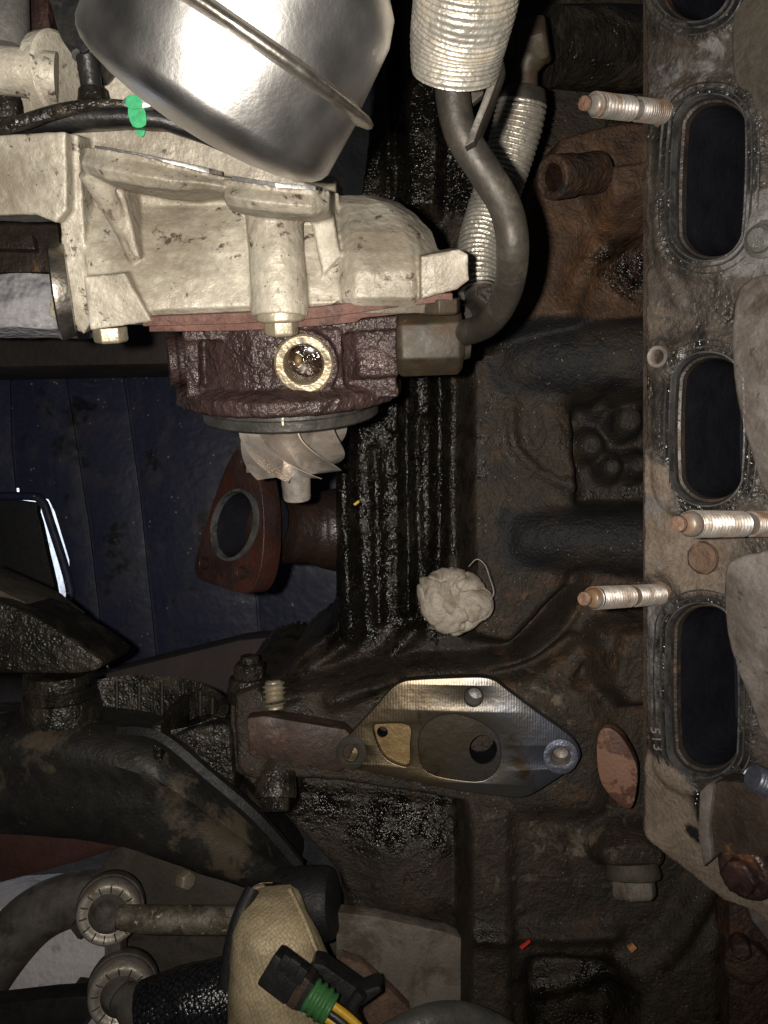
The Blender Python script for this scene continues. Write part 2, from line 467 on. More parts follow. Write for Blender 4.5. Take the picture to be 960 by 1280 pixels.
M['blue'] = grimy('dark_blue_paint', (.028, .036, .085), (.045, .05, .10), dirt=(.10, .085, .09), s1=9, s2=17, amt=.63, sharpness=.12, fine=200, fineamt=.4, r=(.4, .6), bmp=((120, .0008),), speck=((.30, .30, .32), 130, .13), dirt2=(.012, .012, .016), s3=16, amt2=.60)
M['brown_dark'] = grimy('dark_brown_panel', (.05, .04, .035), (.10, .08, .07), s1=20, r=(.6, .8), bmp=((200, .001),))
M['dusty_floor'] = grimy('purple_grey_concrete', (.085, .062, .065), (.13, .10, .10), s1=14, r=(.7, .9), bmp=((200, .001),))
M['white_cloth'] = grimy('pale_insulation', (.60, .585, .63), (.86, .85, .89), dirt=(.28, .25, .27), s1=40, s2=50, amt=.62, r=(.8, .95), bmp=((200, .002),))
M['concrete'] = grimy('pale_concrete', (.72, .68, .70), (.92, .88, .90), dirt=(.30, .24, .22), s1=26, s2=34, amt=.62, sharpness=.06, r=(.75, .95), bmp=((160, .002),), dirt2=(.18, .12, .10), s3=50, amt2=.68)
M['tan_black'] = grimy('scuffed_black_paint', (.012, .011, .010), (.026, .023, .019), dirt=(.080, .062, .042), s1=60, s2=24, amt=.58, sharpness=.035, r=(.4, .65), bmp=((1000, .0003),), speck=((.2, .17, .12), 260, .07))
M['rag'] = grimy('cotton_rag', (.40, .345, .28), (.56, .50, .42), dirt=(.24, .19, .14), s1=120, s2=90, amt=.62, sharpness=.12, r=(.85, 1.0), bmp=((2200, .0004),), spec=.1)
M['rust_bar'] = grimy('rust_brown_bar', (.030, .016, .011), (.068, .033, .022), dirt=(.11, .072, .052), s1=60, s2=45, amt=.60, sharpness=.06, r=(.5, .7), bmp=((900, .0003),), dirt2=(.14, .062, .042), s3=40, amt2=.60)
M['stud'] = grimy('plated_stud', (.27, .245, .215), (.46, .43, .40), dirt=(.15, .085, .045), s1=110, s2=90, amt=.54, sharpness=.08, met=.55, r=(.36, .5), bmp=((900, .00006),))
M['stud_end'] = grimy('rusty_stud_tip', (.14, .075, .048), (.26, .165, .115), s1=300, r=(.6, .8), bmp=((700, .0006),))
M['gasket'] = grimy('sooty_gasket_ring', (.030, .029, .030), (.075, .072, .070), dirt=(.15, .145, .142), s1=80, s2=60, amt=.62, sharpness=.07, met=.3, r=(.4, .6), bmp=((1100, .0003),))
M['gasket_lt'] = grimy('bright_worn_ring', (.08, .08, .082), (.20, .195, .19), dirt=(.03, .03, .03), s1=90, s2=120, amt=.52, met=.5, r=(.35, .5), bmp=((1100, .0002),))
M['port_wall'] = grimy('sooty_port_wall', (.016, .013, .012), (.045, .035, .028), dirt=(.10, .06, .035), s1=60, s2=50, amt=.62, sharpness=.1, r=(.4, .6), bmp=((700, .0004),))
M['pale_pad'] = grimy('pale_cast_pad', (.12, .10, .088), (.27, .24, .222), dirt=(.060, .046, .035), s1=30, s2=34, amt=.53, sharpness=.12, r=(.42, .62), bmp=((800, .0003), (300, .0004)), dirt2=(.04, .032, .028), s3=160, amt2=.66)
M['dark_bracket'] = grimy('dark_brown_bracket', (.030, .020, .015), (.07, .05, .037), dirt=(.25, .13, .04), s2=80, amt=.68, r=(.35, .55), bmp=((700, .0005),))
M['rusty_nut'] = grimy('scorched_nut', (.035, .02, .018), (.10, .058, .052), dirt=(.20, .085, .035), s2=90, amt=.63, met=.4, r=(.3, .55), bmp=((500, .0008),))
M['blue_stud'] = grimy('blued_stud', (.085, .095, .135), (.14, .15, .19), met=.6, r=(.35, .5), bmp=((900, .0002),))
M['core_plug'] = grimy('red_oxide_plug', (.085, .030, .020), (.13, .052, .033), dirt=(.23, .12, .075), s1=60, s2=48, amt=.53, sharpness=.02, r=(.5, .7), bmp=((800, .0003),))
M['green'] = grimy('green_paint_mark', (.03, .36, .13), (.06, .50, .22), s1=300, r=(.6, .8), bmp=((900, .0002),))
M['green_seal'] = grimy('green_rubber_seal', (.045, .17, .05), (.075, .235, .075), s1=120, r=(.4, .55), bmp=((900, .0002),))
M['yellow'] = grimy('yellow_wire', (.75, .42, .02), (.85, .52, .04), s1=120, r=(.4, .55), bmp=((900, .0001),))
M['collar'] = grimy('crimped_collar', (.46, .41, .34), (.66, .61, .53), dirt=(.16, .12, .08), s2=150, amt=.60, met=.4, r=(.35, .55), bmp=((900, .0002),))
M['rod'] = grimy('mouldy_zinc_rod', (.17, .145, .10), (.34, .315, .27), dirt=(.075, .060, .038), s1=90, s2=95, amt=.50, sharpness=.07, met=.3, r=(.45, .65), bmp=((900, .0004),), dirt2=(.55, .52, .46), s3=190, amt2=.63)
M['grey_rubber'] = grimy('dusty_grey_rubber', (.10, .088, .074), (.17, .15, .13), dirt=(.05, .042, .035), s1=80, s2=70, r=(.6, .8), bmp=((700, .0004),))
M['olive'] = grimy('dusty_dark_steel', (.055, .046, .035), (.10, .083, .062), dirt=(.022, .02, .017), s1=50, s2=45, amt=.62, r=(.6, .8), bmp=((700, .0004),))
M['red_dark'] = grimy('dull_red_steel', (.05, .018, .014), (.08, .032, .024), s1=30, r=(.5, .7), bmp=((600, .0003),))
M['pale_plate'] = grimy('pale_dusty_alloy', (.15, .125, .10), (.26, .225, .19), dirt=(.08, .062, .045), s1=30, s2=28, amt=.55, sharpness=.06, r=(.6, .8), bmp=((900, .0004),), speck=((.03, .02, .02), 300, .1))
M['rust_edge'] = grimy('flaking_rust_edge', (.10, .06, .04), (.20, .13, .09), dirt=(.30, .15, .08), s2=160, amt=.62, r=(.7, .9), bmp=((500, .001),))
M['red_bit'] = grimy('red_plastic', (.65, .04, .03), (.75, .06, .04), s1=100, r=(.4, .5), bmp=((900, .0001),))
M['orange_bit'] = grimy('orange_rust_flake', (.50, .20, .08), (.65, .30, .14), s1=300, r=(.7, .9), bmp=((900, .0005),))
M['chalk'] = grimy('scratched_bright_metal', (.50, .48, .48), (.66, .64, .64), s1=300, r=(.5, .7), bmp=((900, .0001),))
M['stamp'] = grimy('worn_stamped_metal', (.17, .155, .15), (.27, .25, .24), s1=400, r=(.5, .7), bmp=((900, .0002),))
M['grey_steel'] = grimy('dull_grey_steel', (.22, .215, .20), (.32, .31, .29), s1=60, met=.6, r=(.35, .55), bmp=((900, .0002),))

def braid(name, ca, cb, sc, met=0.0, r=.35, dist=.0008):
    m, nt, b = newmat(name); v = coords(nt)
    if True:
        vo = N(nt, 'ShaderNodeTexVoronoi'); vo.inputs['Scale'].default_value = sc; vo.inputs['Randomness'].default_value = .45
        mp = N(nt, 'ShaderNodeMapping'); mp.inputs['Rotation'].default_value = (.3, .5, .7); mp.inputs['Scale'].default_value = (1, 1, .7); nt.links.new(v, mp.inputs[0]); nt.links.new(mp.outputs[0], vo.inputs['Vector'])
        h = mth(nt, 'SUBTRACT', .6, mth(nt, 'MULTIPLY', vo.outputs['Distance'], vo.outputs['Distance']))
        c = ramp(nt, h, [(.25, ca), (.58, cb)])
        c = mix(nt, .6, c, ramp(nt, nz(nt, v, 55, 6, .65), [(.35, .3), (.65, 1.0)]), 'MULTIPLY')
        nt.links.new(c, b.inputs['Base Color']); b.inputs['Roughness'].default_value = r; b.inputs['Metallic'].default_value = met
        bump(nt, b, [(h, dist), (nz(nt, v, 300, 4, .6), .0005)])
        return m
    ws = []
    for rot in ((0, .6, .9), (0, -.6, -.9)):
        mp = N(nt, 'ShaderNodeMapping'); mp.inputs['Rotation'].default_value = rot; nt.links.new(v, mp.inputs[0])
        wv = N(nt, 'ShaderNodeTexWave'); wv.inputs['Scale'].default_value = sc; wv.inputs['Distortion'].default_value = 1.5
        wv.inputs['Detail'].default_value = 1; wv.inputs['Detail Scale'].default_value = 2
        nt.links.new(mp.outputs[0], wv.inputs[0]); ws.append(wv.outputs['Fac'])
    h = mth(nt, 'MAXIMUM', ws[0], ws[1])
    c = ramp(nt, h, [(.3, ca), (.9, cb)])
    c = mix(nt, .45, c, ramp(nt, nz(nt, v, 70, 6, .65), [(.35, .35), (.65, 1.0)]), 'MULTIPLY')
    nt.links.new(c, b.inputs['Base Color']); b.inputs['Roughness'].default_value = r; b.inputs['Metallic'].default_value = met
    bump(nt, b, [(h, dist), (nz(nt, v, 700, 4, .6), .0003)])
    return m
M['braid'] = braid('black_braided_sleeve', (.010, .010, .012), (.030, .030, .034), 560, r=.2, dist=.00045)
M['tan_weave'] = braid('tan_dimpled_heat_cloth', (.52, .415, .25), (.66, .54, .345), 700, r=.5, met=.1, dist=.00028)

# wear-driven cast metal used by the engine block and the head (colour, grime and oil, all from the part's own wear map)
def worn_casting(name, base, rust, oil, pale, pit=.0006, spk_s=640, spk_d=.0010):
    m, nt, b = newmat(name); v = coords(nt)
    at = N(nt, 'ShaderNodeAttribute'); at.attribute_name = 'wear'
    sp = N(nt, 'ShaderNodeSeparateColor'); nt.links.new(at.outputs['Color'], sp.inputs[0])
    def msk(s, scale, wd=.10, seedoff=0):
        n = nz(nt, v, scale, 5, .68, .5)
        return ramp(nt, mth(nt, 'ADD', mth(nt, 'SUBTRACT', s, .5), n), [(.5-wd, 0.0), (.5+wd, 1.0)])
    c = ramp(nt, nz(nt, v, 45, 5, .65), [(.3, base[0]), (.7, base[1])])
    cr = ramp(nt, nz(nt, v, 70, 4, .7), [(.28, rust[0]), (.55, rust[1]), (.78, rust[2])])
    cp = ramp(nt, nz(nt, v, 90, 4, .7), [(.3, pale[0]), (.7, pale[1])])
    mr = msk(sp.outputs[0], 80); mp_ = msk(sp.outputs[2], 120, .06); mo = msk(sp.outputs[1], 60, .14)
    c = mix(nt, mr, c, cr); c = mix(nt, mp_, c, cp); c = mix(nt, mo, c, oil)
    c = mix(nt, .45, c, ramp(nt, nz(nt, v, 600, 2, .7), [(.3, .2), (.7, 1.0)]), 'MULTIPLY')
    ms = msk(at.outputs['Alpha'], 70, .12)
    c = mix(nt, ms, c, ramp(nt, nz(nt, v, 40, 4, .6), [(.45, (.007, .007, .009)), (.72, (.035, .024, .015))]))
    mo = mth(nt, 'MULTIPLY', mo, mth(nt, 'SUBTRACT', 1.0, ms))
    vo = N(nt, 'ShaderNodeTexVoronoi'); vo.inputs['Scale'].default_value = 420; nt.links.new(v, vo.inputs['Vector'])
    spk = mth(nt, 'MULTIPLY', mth(nt, 'LESS_THAN', vo.outputs['Distance'], .15), mth(nt, 'GREATER_THAN', nz(nt, v, 130, 2, .5), .57))
    c = mix(nt, spk, c, (.22, .16, .10))
    nt.links.new(c, b.inputs['Base Color'])
    rr = N(nt, 'ShaderNodeMapRange'); rr.inputs[3].default_value = .70; rr.inputs[4].default_value = .17
    nt.links.new(mo, rr.inputs[0]); nt.links.new(rr.outputs[0], b.inputs['Roughness'])
    hs = [(nz(nt, v, 170, 3, .7), pit*1.4), (nz(nt, v, 560, 2, .65), pit*1.6)]
    for (dsk, dd) in droplets(nt, v, spk_s, spk_d): hs.append((mth(nt, 'MULTIPLY', dsk, mo), dd))
    bump(nt, b, hs)
    return m
M['block'] = worn_casting('oily_cast_block', ((.016, .0115, .0072), (.054, .039, .025)), ((.042, .022, .012), (.10, .053, .028), (.23, .105, .045)), (.008, .0066, .0045), ((.10, .078, .053), (.18, .145, .105)))
M['head'] = worn_casting('stained_head_face', ((.040, .032, .026), (.10, .080, .063)), ((.13, .095, .068), (.20, .155, .120), (.29, .22, .165)), (.020, .019, .018), ((.13, .122, .120), (.27, .255, .25)), pit=.0004)
def machined(name, kf):
    m, nt, b = newmat(name); v = coords(nt)
    wv = N(nt, 'ShaderNodeTexWave'); wv.bands_direction = 'X'; wv.inputs['Scale'].default_value = 420; wv.inputs['Distortion'].default_value = .35
    wv.inputs['Detail'].default_value = 2
    nt.links.new(v, wv.inputs[0])
    c = ramp(nt, nz(nt, v, 28, 6, .6), [(.32, (.085, .062, .034)), (.5, (.125, .106, .080)), (.7, (.13, .124, .118))])
    st = ramp(nt, nz(nt, v, 45, 7, .65, .4), [(.54, 0.0), (.64, 1.0)])
    sx = N(nt, 'ShaderNodeSeparateXYZ'); nt.links.new(v, sx.inputs[0])
    tint_x = N(nt, 'ShaderNodeMapRange'); tint_x.inputs[1].default_value = -.045; tint_x.inputs[2].default_value = .075; nt.links.new(sx.outputs[0], tint_x.inputs[0])
    fx = mth(nt, 'ADD', tint_x.outputs[0], mth(nt, 'MULTIPLY', mth(nt, 'SUBTRACT', nz(nt, v, 40, 3, .6), .5), .7))
    c = mix(nt, .8, c, ramp(nt, fx, [(.10, (.105, .078, .045)), (.36, (.100, .095, .088)), (.68, (.080, .100, .155))]))  # tint shifts from warm brown to steel blue along X
    c = mix(nt, st, c, (.060, .042, .022))
    c = mix(nt, 1.0, c, (kf, kf, kf), 'MULTIPLY')
    nt.links.new(c, b.inputs['Base Color']); b.inputs['Metallic'].default_value = .7
    b.inputs['Roughness'].default_value = .27
    bump(nt, b, [(wv.outputs['Fac'], .000018), (nz(nt, v, 200, 3, .6), .00012)])
    return m
M['machined'] = machined('milled_steel_face', .85)
M['machined_dull'] = machined('oily_milled_steel', .60)  # same milled face with its colour scaled darker, for the recess floor
M['milled_dull'] = grimy('oily_milled_recess', (.028, .024, .017), (.052, .045, .034), dirt=(.07, .055, .036), s1=40, s2=40, amt=.62, met=.0, spec=.2, r=(.45, .6), bmp=((900, .0001),))
M['brass'] = grimy('brassy_oil_film', (.14, .088, .032), (.30, .20, .080), s1=40, met=.2, spec=.3, r=(.35, .5), bmp=((600, .0002),))

NB = bmesh.new
# ================================================================== background
# blue body panel behind the engine, pressed in tall strips, with an opening to the outside
bp = thing('blue_panel', 'dark blue painted metal panel of tall strips behind the red flange', 'panel', P(200, 840, .85))
FB = W(.85)
strips = [[(-120, 462), (12, 465), (14, 560), (20, 618), (-120, 618)],
          [(15, 465), (81, 464), (110, 650), (140, 900), (72, 900), (72, 770), (88, 760), (86, 700), (68, 640), (60, 624), (24, 618), (18, 560)],
          [(84, 464), (153, 463), (175, 620), (203, 900), (143, 900), (113, 650)],
          [(156, 463), (300, 460), (330, 900), (206, 900), (178, 620)],
          [(303, 460), (520, 455), (540, 900), (333, 900)]]
for s in strips:
    b = NB(); prism(b, s, FB, 0, .004); part('strip', b, M['blue'], bp, bev=.0012)
b = NB(); prism(b, [(-120, 455), (560, 455), (560, 905), (205, 905), (95, 760), (80, 760), (96, 640), (60, 610), (-120, 610)], FB, -.0042, .004); part('backing_sheet', b, M['blue'], bp)
b = NB(); tube(b, [P(x, y, .843) for x, y in cat([(-60, 622, 0), (30, 620, 0), (52, 626, 0), (62, 650, 0), (84, 720, 0), (88, 752, 0), (78, 770, 0)], 4, False) and [(q.x, q.y) for q in cat([(-60, 622, 0), (30, 620, 0), (52, 626, 0), (62, 650, 0), (84, 720, 0), (88, 752, 0), (78, 770, 0)], 4, False)]], .0045, 10)
part('opening_lip', b, M['blue'], bp)
# outside floor seen through the opening
b = NB(); prism(b, [(-300, 560), (140, 560), (140, 800), (-300, 800)], W(1.35), 0, .05)
o = part('floor_outside', b, M['concrete'], origin=P(0, 800, 1.35)); o['kind'] = 'structure'
# dark lid just inside the opening that leaves only a slit of daylight
b = NB(); prism(b, cat([(-140, 628), (30, 626), (46, 640), (58, 690), (70, 745), (66, 766), (-140, 790)], 3), W(.88), 0, .012)
o = part('dark_flap', b, M['black_rib'], origin=P(0, 760, .88), bev=.002); tag(o, 'black flap behind the opening in the blue panel, leaving a bright slit', 'flap')
# upper dark ledge over the panel
b = NB(); prism(b, [(-120, 404), (560, 404), (560, 452), (240, 455), (-120, 462)], W(.78), 0, .10)
o = part('dark_ledge', b, M['brown_dark'], origin=P(100, 460, .78), bev=.006); tag(o, 'dark brown ledge running above the blue panel, under the turbo', 'ledge')
# floor strip at the foot of the panel
b = NB(); prism(b, [(100, 850), (300, 800), (520, 780), (520, 930), (100, 930)], W(.80), 0, .10)
o = part('floor', b, M['dusty_floor'], origin=P(260, 930, .8), bev=.002); o['kind'] = 'structure'
# white insulation roll and dark brown box at the far left
b = NB(); prism(b, [(-90, 345), (20, 341), (120, 345), (120, 406), (60, 409), (-90, 406)], W(.42), 0, .03); bmesh.ops.subdivide_edges(b, edges=b.edges[:], cuts=10, use_grid_fill=True)
o = part('insulation_strip', b, M['white_cloth'], origin=P(0, 410, .42), lump=.0016, lumpscale=70, smooth_all=True); tag(o, 'pale off-white insulation strip at the left edge behind the turbo housing', 'insulation')
b = NB(); prism(b, [(-60, 268), (72, 276), (78, 340), (-60, 342)], W(.47), 0, .05); prism(b, [(-60, 290), (40, 292), (44, 312), (-60, 310)], W(.468), .004, .01)
o = part('junction_box', b, M['dark_bracket'], origin=P(0, 342, .47), bev=.002); tag(o, 'dark reddish brown box at the left edge above the off-white strip', 'box')
# pale floor at the lower left
b = NB(); prism(b, [(-200, 1150), (60, 1132), (330, 1140), (330, 1420), (-200, 1420)], W(.524), 0, .05)
o = part('pavement', b, M['concrete'], origin=P(0, 1400, .524), bev=.002, lump=.001); o['kind'] = 'structure'
# back closing wall of the bay so nothing is open behind the parts
b = NB(); prism(b, [(-700, -500), (1700, -500), (1700, 1800), (-700, 1800)], W(1.6), 0, .05)
o = part('bay_wall', b, M['brown_dark'], origin=P(480, 1800, 1.6)); o['kind'] = 'structure'

# ================================================================== engine block (relief casting)
BO = P(600, 1280, .45)
FK = W(.45)
def hd(d): return .45 - d
R = Relief(FK, -.16, .215, -.34, .30, .001, hd(.60))
c2 = lambda pts, n=4: [(q.x, q.y) for q in cat([(a, b_, 0) for a, b_ in pts], n)]
# body of the block
R.set([(462, -60), (905, -60), (905, 1400), (400, 1400), (432, 1200), (420, 1090), (350, 1010), (284, 965), (284, 855), (330, 850), (390, 800), (414, 780), (414, 470), (440, 300), (462, 120)], hd(.452), 1.0)
R.C[..., 1] = .36
# upper oily column and ribs
R.set([(500, -60), (548, -60), (556, 200), (552, 262), (505, 262)], hd(.432), 2)
R.set([(556, 160), (640, 160), (640, 420), (560, 420)], hd(.445), 3)
R.line([(482, -40), (486, 240)], 3, .006)
R.line([(430, 470), (431, 640), (440, 790)], 5.6, .016, .7, hd(.44))
R.line([(508, 440), (509, 600), (511, 765)], 3.4, .014, .6, hd(.44))
R.line([(549, 430), (550, 600), (548, 740)], 4.6, .013, .8, hd(.44))
R.line([(532, 520), (533, 700)], 1.8, .004, .6, hd(.44))
R.line([(470, 560), (474, 780)], 3.0, .004, 1.2, hd(.44))
R.set([(584, 430), (730, 430), (720, 520), (726, 640), (716, 730), (640, 810), (588, 800)], hd(.424), 2.5)
for j in range(R.H.shape[1]):
    vv = R.vs[j]; sh = .0008*noise.noise(Vector((vv*28, 3.3, 0))) + .0004*noise.noise(Vector((vv*90, 7.7, 0)))
    R.H[:, j] = np.interp(R.us + sh, R.us, R.H[:, j])
R.H += np.where((R.U > -.035) & (R.U < .05), (fbm(R.U*2.5, R.V*.6, 120, 3, 31)-.44)*.0025, 0)
R.line([(640, 500), (644, 560), (690, 600), (725, 610)], 3, .003, 1.2, hd(.424))
R.line([(690, 505), (700, 560), (720, 610)], 9, .004, 2.0, hd(.424))
for k in range(16):
    R.dome(random.uniform(660, 720), random.uniform(490, 610), random.uniform(.001, .0022), .0012, hd(.424))
# cavity between the two dark columns
R.set(c2([(722, 540), (728, 505), (760, 488), (830, 488), (830, 622), (760, 622), (726, 600)]), hd(.452), 1.2)
# rusty upper right passage casting
R.set([(694, 166), (740, 150), (910, 120), (910, 420), (628, 424), (640, 330), (655, 250)], hd(.405), 2.5)
R.set([(745, 200), (900, 180), (900, 275), (790, 280), (765, 255)], hd(.378), 2.0)
R.set(c2([(720, 330), (760, 300), (900, 290), (900, 390), (720, 400)]), hd(.418), 5)
R.line([(790, 285), (745, 330), (715, 400)], 4, .006, 1.5, hd(.405))
R.set([(620, 424), (905, 378), (905, 396), (622, 440)], hd(.424), 1.0)
# upper dark boss behind the pipe nut
R.set([(560, 60), (640, 110), (640, 170), (556, 170)], hd(.445), 2)
# lower flank: big curved web running round to the mounting pad
web = c2([(726, 712), (712, 760), (680, 800), (620, 826), (560, 832)], 4)
R.set([(734, 706), (905, 700), (905, 1400), (582, 1400), (582, 1010), (430, 985), (300, 975), (296, 880), (330, 868), (430, 850), (520, 838), (600, 838), (650, 822), (700, 780), (725, 740)], hd(.418), 2)
R.line([(722, 716), (706, 768), (660, 815), (600, 834), (520, 838), (470, 850)], 3.2, .0065, 1.0, hd(.424))
R.line([(716, 800), (660, 836), (590, 846), (510, 846)], 4, -.010, 1.4, hd(.418))
R.line([(440, 800), (400, 830), (345, 862)], 5, .012, 1.6, hd(.44))
R.line([(520, 790), (470, 838), (420, 862)], 5, .010, 2.0, hd(.44))
R.set([(284, 860), (330, 846), (345, 900), (330, 985), (290, 965)], hd(.412), 2.5)
# small right castings below
R.set([(752, 790), (905, 770), (905, 880), (790, 890), (760, 860)], hd(.392), 2)
R.line([(756, 790), (748, 830), (728, 858)], 4, -.009, 1.2, hd(.41))
R.set([(640, 860), (735, 855), (760, 900), (760, 1020), (640, 1020)], hd(.412), 4)
# lower left oily cavity and bumps
R.set([(300, 985), (430, 990), (578, 1008), (578, 1170), (440, 1150), (420, 1090), (350, 1020)], hd(.446), 2)
R.set([(458, 1048), (560, 1040), (574, 1150), (470, 1146)], hd(.439), 6)
R.set([(320, 985), (366, 985), (360, 1020), (330, 1020)], hd(.425), 1.5)
R.set([(585, 1010), (640, 1010), (640, 1400), (585, 1400)], hd(.412), 2.0)
# pan under the drain plug
R.line([(580, 1166), (700, 1172), (770, 1168)], 4, .006, 1.5, hd(.415))
R.set([(652, 1182), (760, 1186), (800, 1230), (770, 1300), (680, 1400), (660, 1300)], hd(.436), 3)
R.line([(880, 1100), (830, 1180), (750, 1230), (680, 1250)], 8, .009, 2.5, hd(.42))
R.set([(795, 1230), (910, 1160), (905, 1420), (770, 1420)], hd(.41), 4)
R.set(c2([(752, 1072), (770, 1052), (800, 1046), (832, 1056), (840, 1078), (826, 1094), (790, 1098), (760, 1092)], 3), hd(.396), 2.5)
R.line([(690, 1040), (705, 1080)], 3, .002, 1, hd(.418))
for k in range(26):
    R.dome(random.uniform(440, 800), random.uniform(1000, 1280), random.uniform(.001, .003), random.uniform(.0006, .0018), hd(.425))
for k in range(40):
    R.dome(random.uniform(420, 720), random.uniform(440, 800), random.uniform(.0008, .002), random.uniform(.0004, .001), hd(.43))
R.cyl([(612, 436, 450, .446), (622, 408, 484, .428), (640, 402, 490, .418), (680, 400, 492, .412), (740, 394, 492, .405), (800, 388, 492, .40), (880, 384, 494, .40)], .020)
R.cyl([(620, 668, 684, .446), (632, 642, 704, .428), (648, 634, 714, .418), (690, 634, 716, .412), (740, 634, 716, .405), (800, 634, 722, .40), (880, 634, 734, .40)], .020)
for x, y, r_, h_ in [(741, 556, 19, .016), (768, 583, 17, .017), (789, 524, 21, .018), (800, 582, 17, .016), (748, 510, 13, .008)]:
    R.set(ell(x, y, r_, r_*1.05), hd(.452-h_), 1.6)
R.paint(3, [(614, 400), (905, 384), (905, 494), (640, 494), (614, 480)], .72, 3, hd(.41))  # near-black tone laid over both columns and the cavity
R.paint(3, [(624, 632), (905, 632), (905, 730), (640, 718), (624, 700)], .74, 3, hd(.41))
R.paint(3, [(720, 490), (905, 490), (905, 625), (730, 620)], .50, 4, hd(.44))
R.H += (fbm(R.U, R.V, 60, 3, 3) - .5) * .0016 + (fbm(R.U, R.V, 320, 3, 9) - .5) * .0011
# wear: rust (0), oil (1), pale grime (2)
R.paint(0, [(640, 160), (905, 120), (905, 420), (620, 430)], .72, 8, hd(.405))
R.paint(1, [(640, 160), (905, 120), (905, 430), (620, 430)], .30, 6, hd(.405))
R.paint(1, [(760, 300), (905, 300), (905, 380), (740, 350)], .62, 6, hd(.405))
R.paint(0, [(740, 190), (905, 180), (905, 280), (760, 280)], .78, 4, hd(.38))
R.paint(1, [(400, -60), (640, -60), (600, 260), (400, 300)], .66, 8, hd(.44))
R.paint(1, [(400, 440), (584, 440), (580, 800), (400, 820)], .66, 6, hd(.43))
R.paint(1, [(590, 440), (720, 440), (720, 700), (590, 780)], .34, 8, hd(.424))
R.paint(1, [(270, 980), (575, 1000), (575, 1060), (420, 1070)], .60, 6, hd(.44))
R.paint(0, [(650, 740), (905, 720), (905, 1000), (700, 980), (640, 860)], .40, 10, hd(.415))
R.paint(2, [(640, 845), (700, 850), (730, 900), (690, 890)], .55, 4, hd(.415))
R.paint(1, [(600, 740), (905, 740), (905, 1160), (600, 1160)], .30, 14, hd(.415))
R.paint(2, [(600, 1020), (780, 1010), (780, 1090), (600, 1090)], .50, 10, hd(.415))
R.paint(1, [(650, 1180), (800, 1190), (780, 1300), (650, 1300)], .52, 8, hd(.43))
R.C[..., 0] += (R.C[..., 0] < .2) * .33; R.C[..., 2] += (R.C[..., 2] < .2) * .24
block = R.build('engine_block', M['block'], origin=BO, kill_below=hd(.59))
tag(block, 'black oily cast engine block filling the middle and lower right', 'engine block')

# threaded plug on the rusty passage
b = NB(); pa = P(690, 222, .366); ax = P(760, 214, .386) - pa
lathe(b, pa, ax, [(.004, .0055), (.0, .0062), (-.0005, .0085), (0, .0094), (.002, .0096), (.012, .0096), (.014, .0088), (.03, .0095)], 28)
pl = part('plug_boss', b, M['boss_rust'], block)
b = NB(); lathe(b, pa + ax.normalized()*.0015, ax, [(0, .0066), (.002, .0066)], 20); part('bore', b, M['oilhole'], pl)
# dark sleeve right of the pipe nut
b = NB(); tube(b, [P(690, 58, .37), P(740, 60, .38), P(820, 62, .40)], [.0165, .018, .019], 28); part('oil_sleeve', b, M['black_wet'], block, lump=.0006, lumpscale=150)

# ---- machined mounting pad
FP = Frame(P(590, 925, .396), Vector((-.10, -1, .07)))
out = [(430, 926), (440, 914), (468, 884), (488, 861), (502, 852), (520, 849), (560, 847), (600, 846), (618, 850), (632, 860), (672, 890), (706, 914), (720, 927), (726, 942), (721, 956), (706, 967), (680, 984), (660, 995), (640, 997), (590, 991), (540, 982), (490, 971), (450, 962), (434, 956), (428, 942)]
pocket = c2([(467, 908), (478, 905), (511, 907), (512, 930), (511, 956), (496, 955), (480, 945), (470, 925)], 3)
pit = c2([(526, 915), (545, 897), (570, 893), (600, 903), (622, 922), (624, 955), (605, 975), (570, 974), (535, 965), (525, 945)], 3)
holes = [pocket, pit, ell(592, 871, 11, 12), ell(438, 942, 10, 11), ell(701, 946, 12, 12)]
pad = plate('mount_pad', FP, c2(out, 4), holes, 0, .012, M['machined'], block, bev=.0006)
pad['label'] = 'milled steel mounting pad with holes on the block'
FP2 = Frame(FP.O + FP.n*-.0005, FP.n)
plate('pit_floor', FP2, c2([(520, 905), (545, 888), (575, 886), (630, 915), (632, 960), (605, 982), (565, 980), (525, 970)], 3), [ell(604, 937, 17.5, 18.5)], 0, .004, M['machined_dull'], pad)
FP3 = Frame(FP.O + FP.n*-.005, FP.n)
plate('pocket_floor', FP3, c2([(462, 900), (516, 900), (517, 960), (490, 962), (465, 935)], 2), [ell(478, 915, 7, 7, 18)], 0, .004, M['brass'], pad)
for x, y, r, mt in [(592, 871, 11, 'grey_steel'), (438, 942, 10, 'ring'), (701, 946, 12, 'stud')]:
    rr = L(r, .40)
    b = NB(); p0 = FP.hit(x, y, -.0008)
    rs = []
    lathe(b, p0, Vector((.25, 1, .1)), [(0, rr*1.02), (.0012, rr*.9), (.0024, rr*.98), (.0036, rr*.88), (.0048, rr*.97), (.006, rr*.87), (.0075, rr*.95), (.009, rr*.86), (.0095, rr*.3), (.0096, .0003)], 26, cap=False)
    part('threaded_hole', b, M[mt], pad)
b = NB(); rr = L(17.5, .40); lathe(b, FP2.hit(604, 937, -.0005), Vector((.05, 1, -.02)), [(0, rr*1.03), (.003, rr), (.03, rr), (.0301, .0003)], 28, cap=False); part('oil_bore', b, M['void'], pad)
b = NB(); rr = L(7, .40); lathe(b, FP3.hit(478, 915, -.0005), Vector((.1, 1, 0)), [(0, rr*1.03), (.012, rr), (.0121, .0003)], 18, cap=False); part('oil_bore', b, M['void'], pad)
plate('bolt_seat', Frame(FP.O + FP.n*.0006, FP.n), ell(701, 946, 22, 22, 30), [ell(701, 946, 12.2, 12.2)], 0, .0014, M['blue_stud'], pad, bev=.0002)
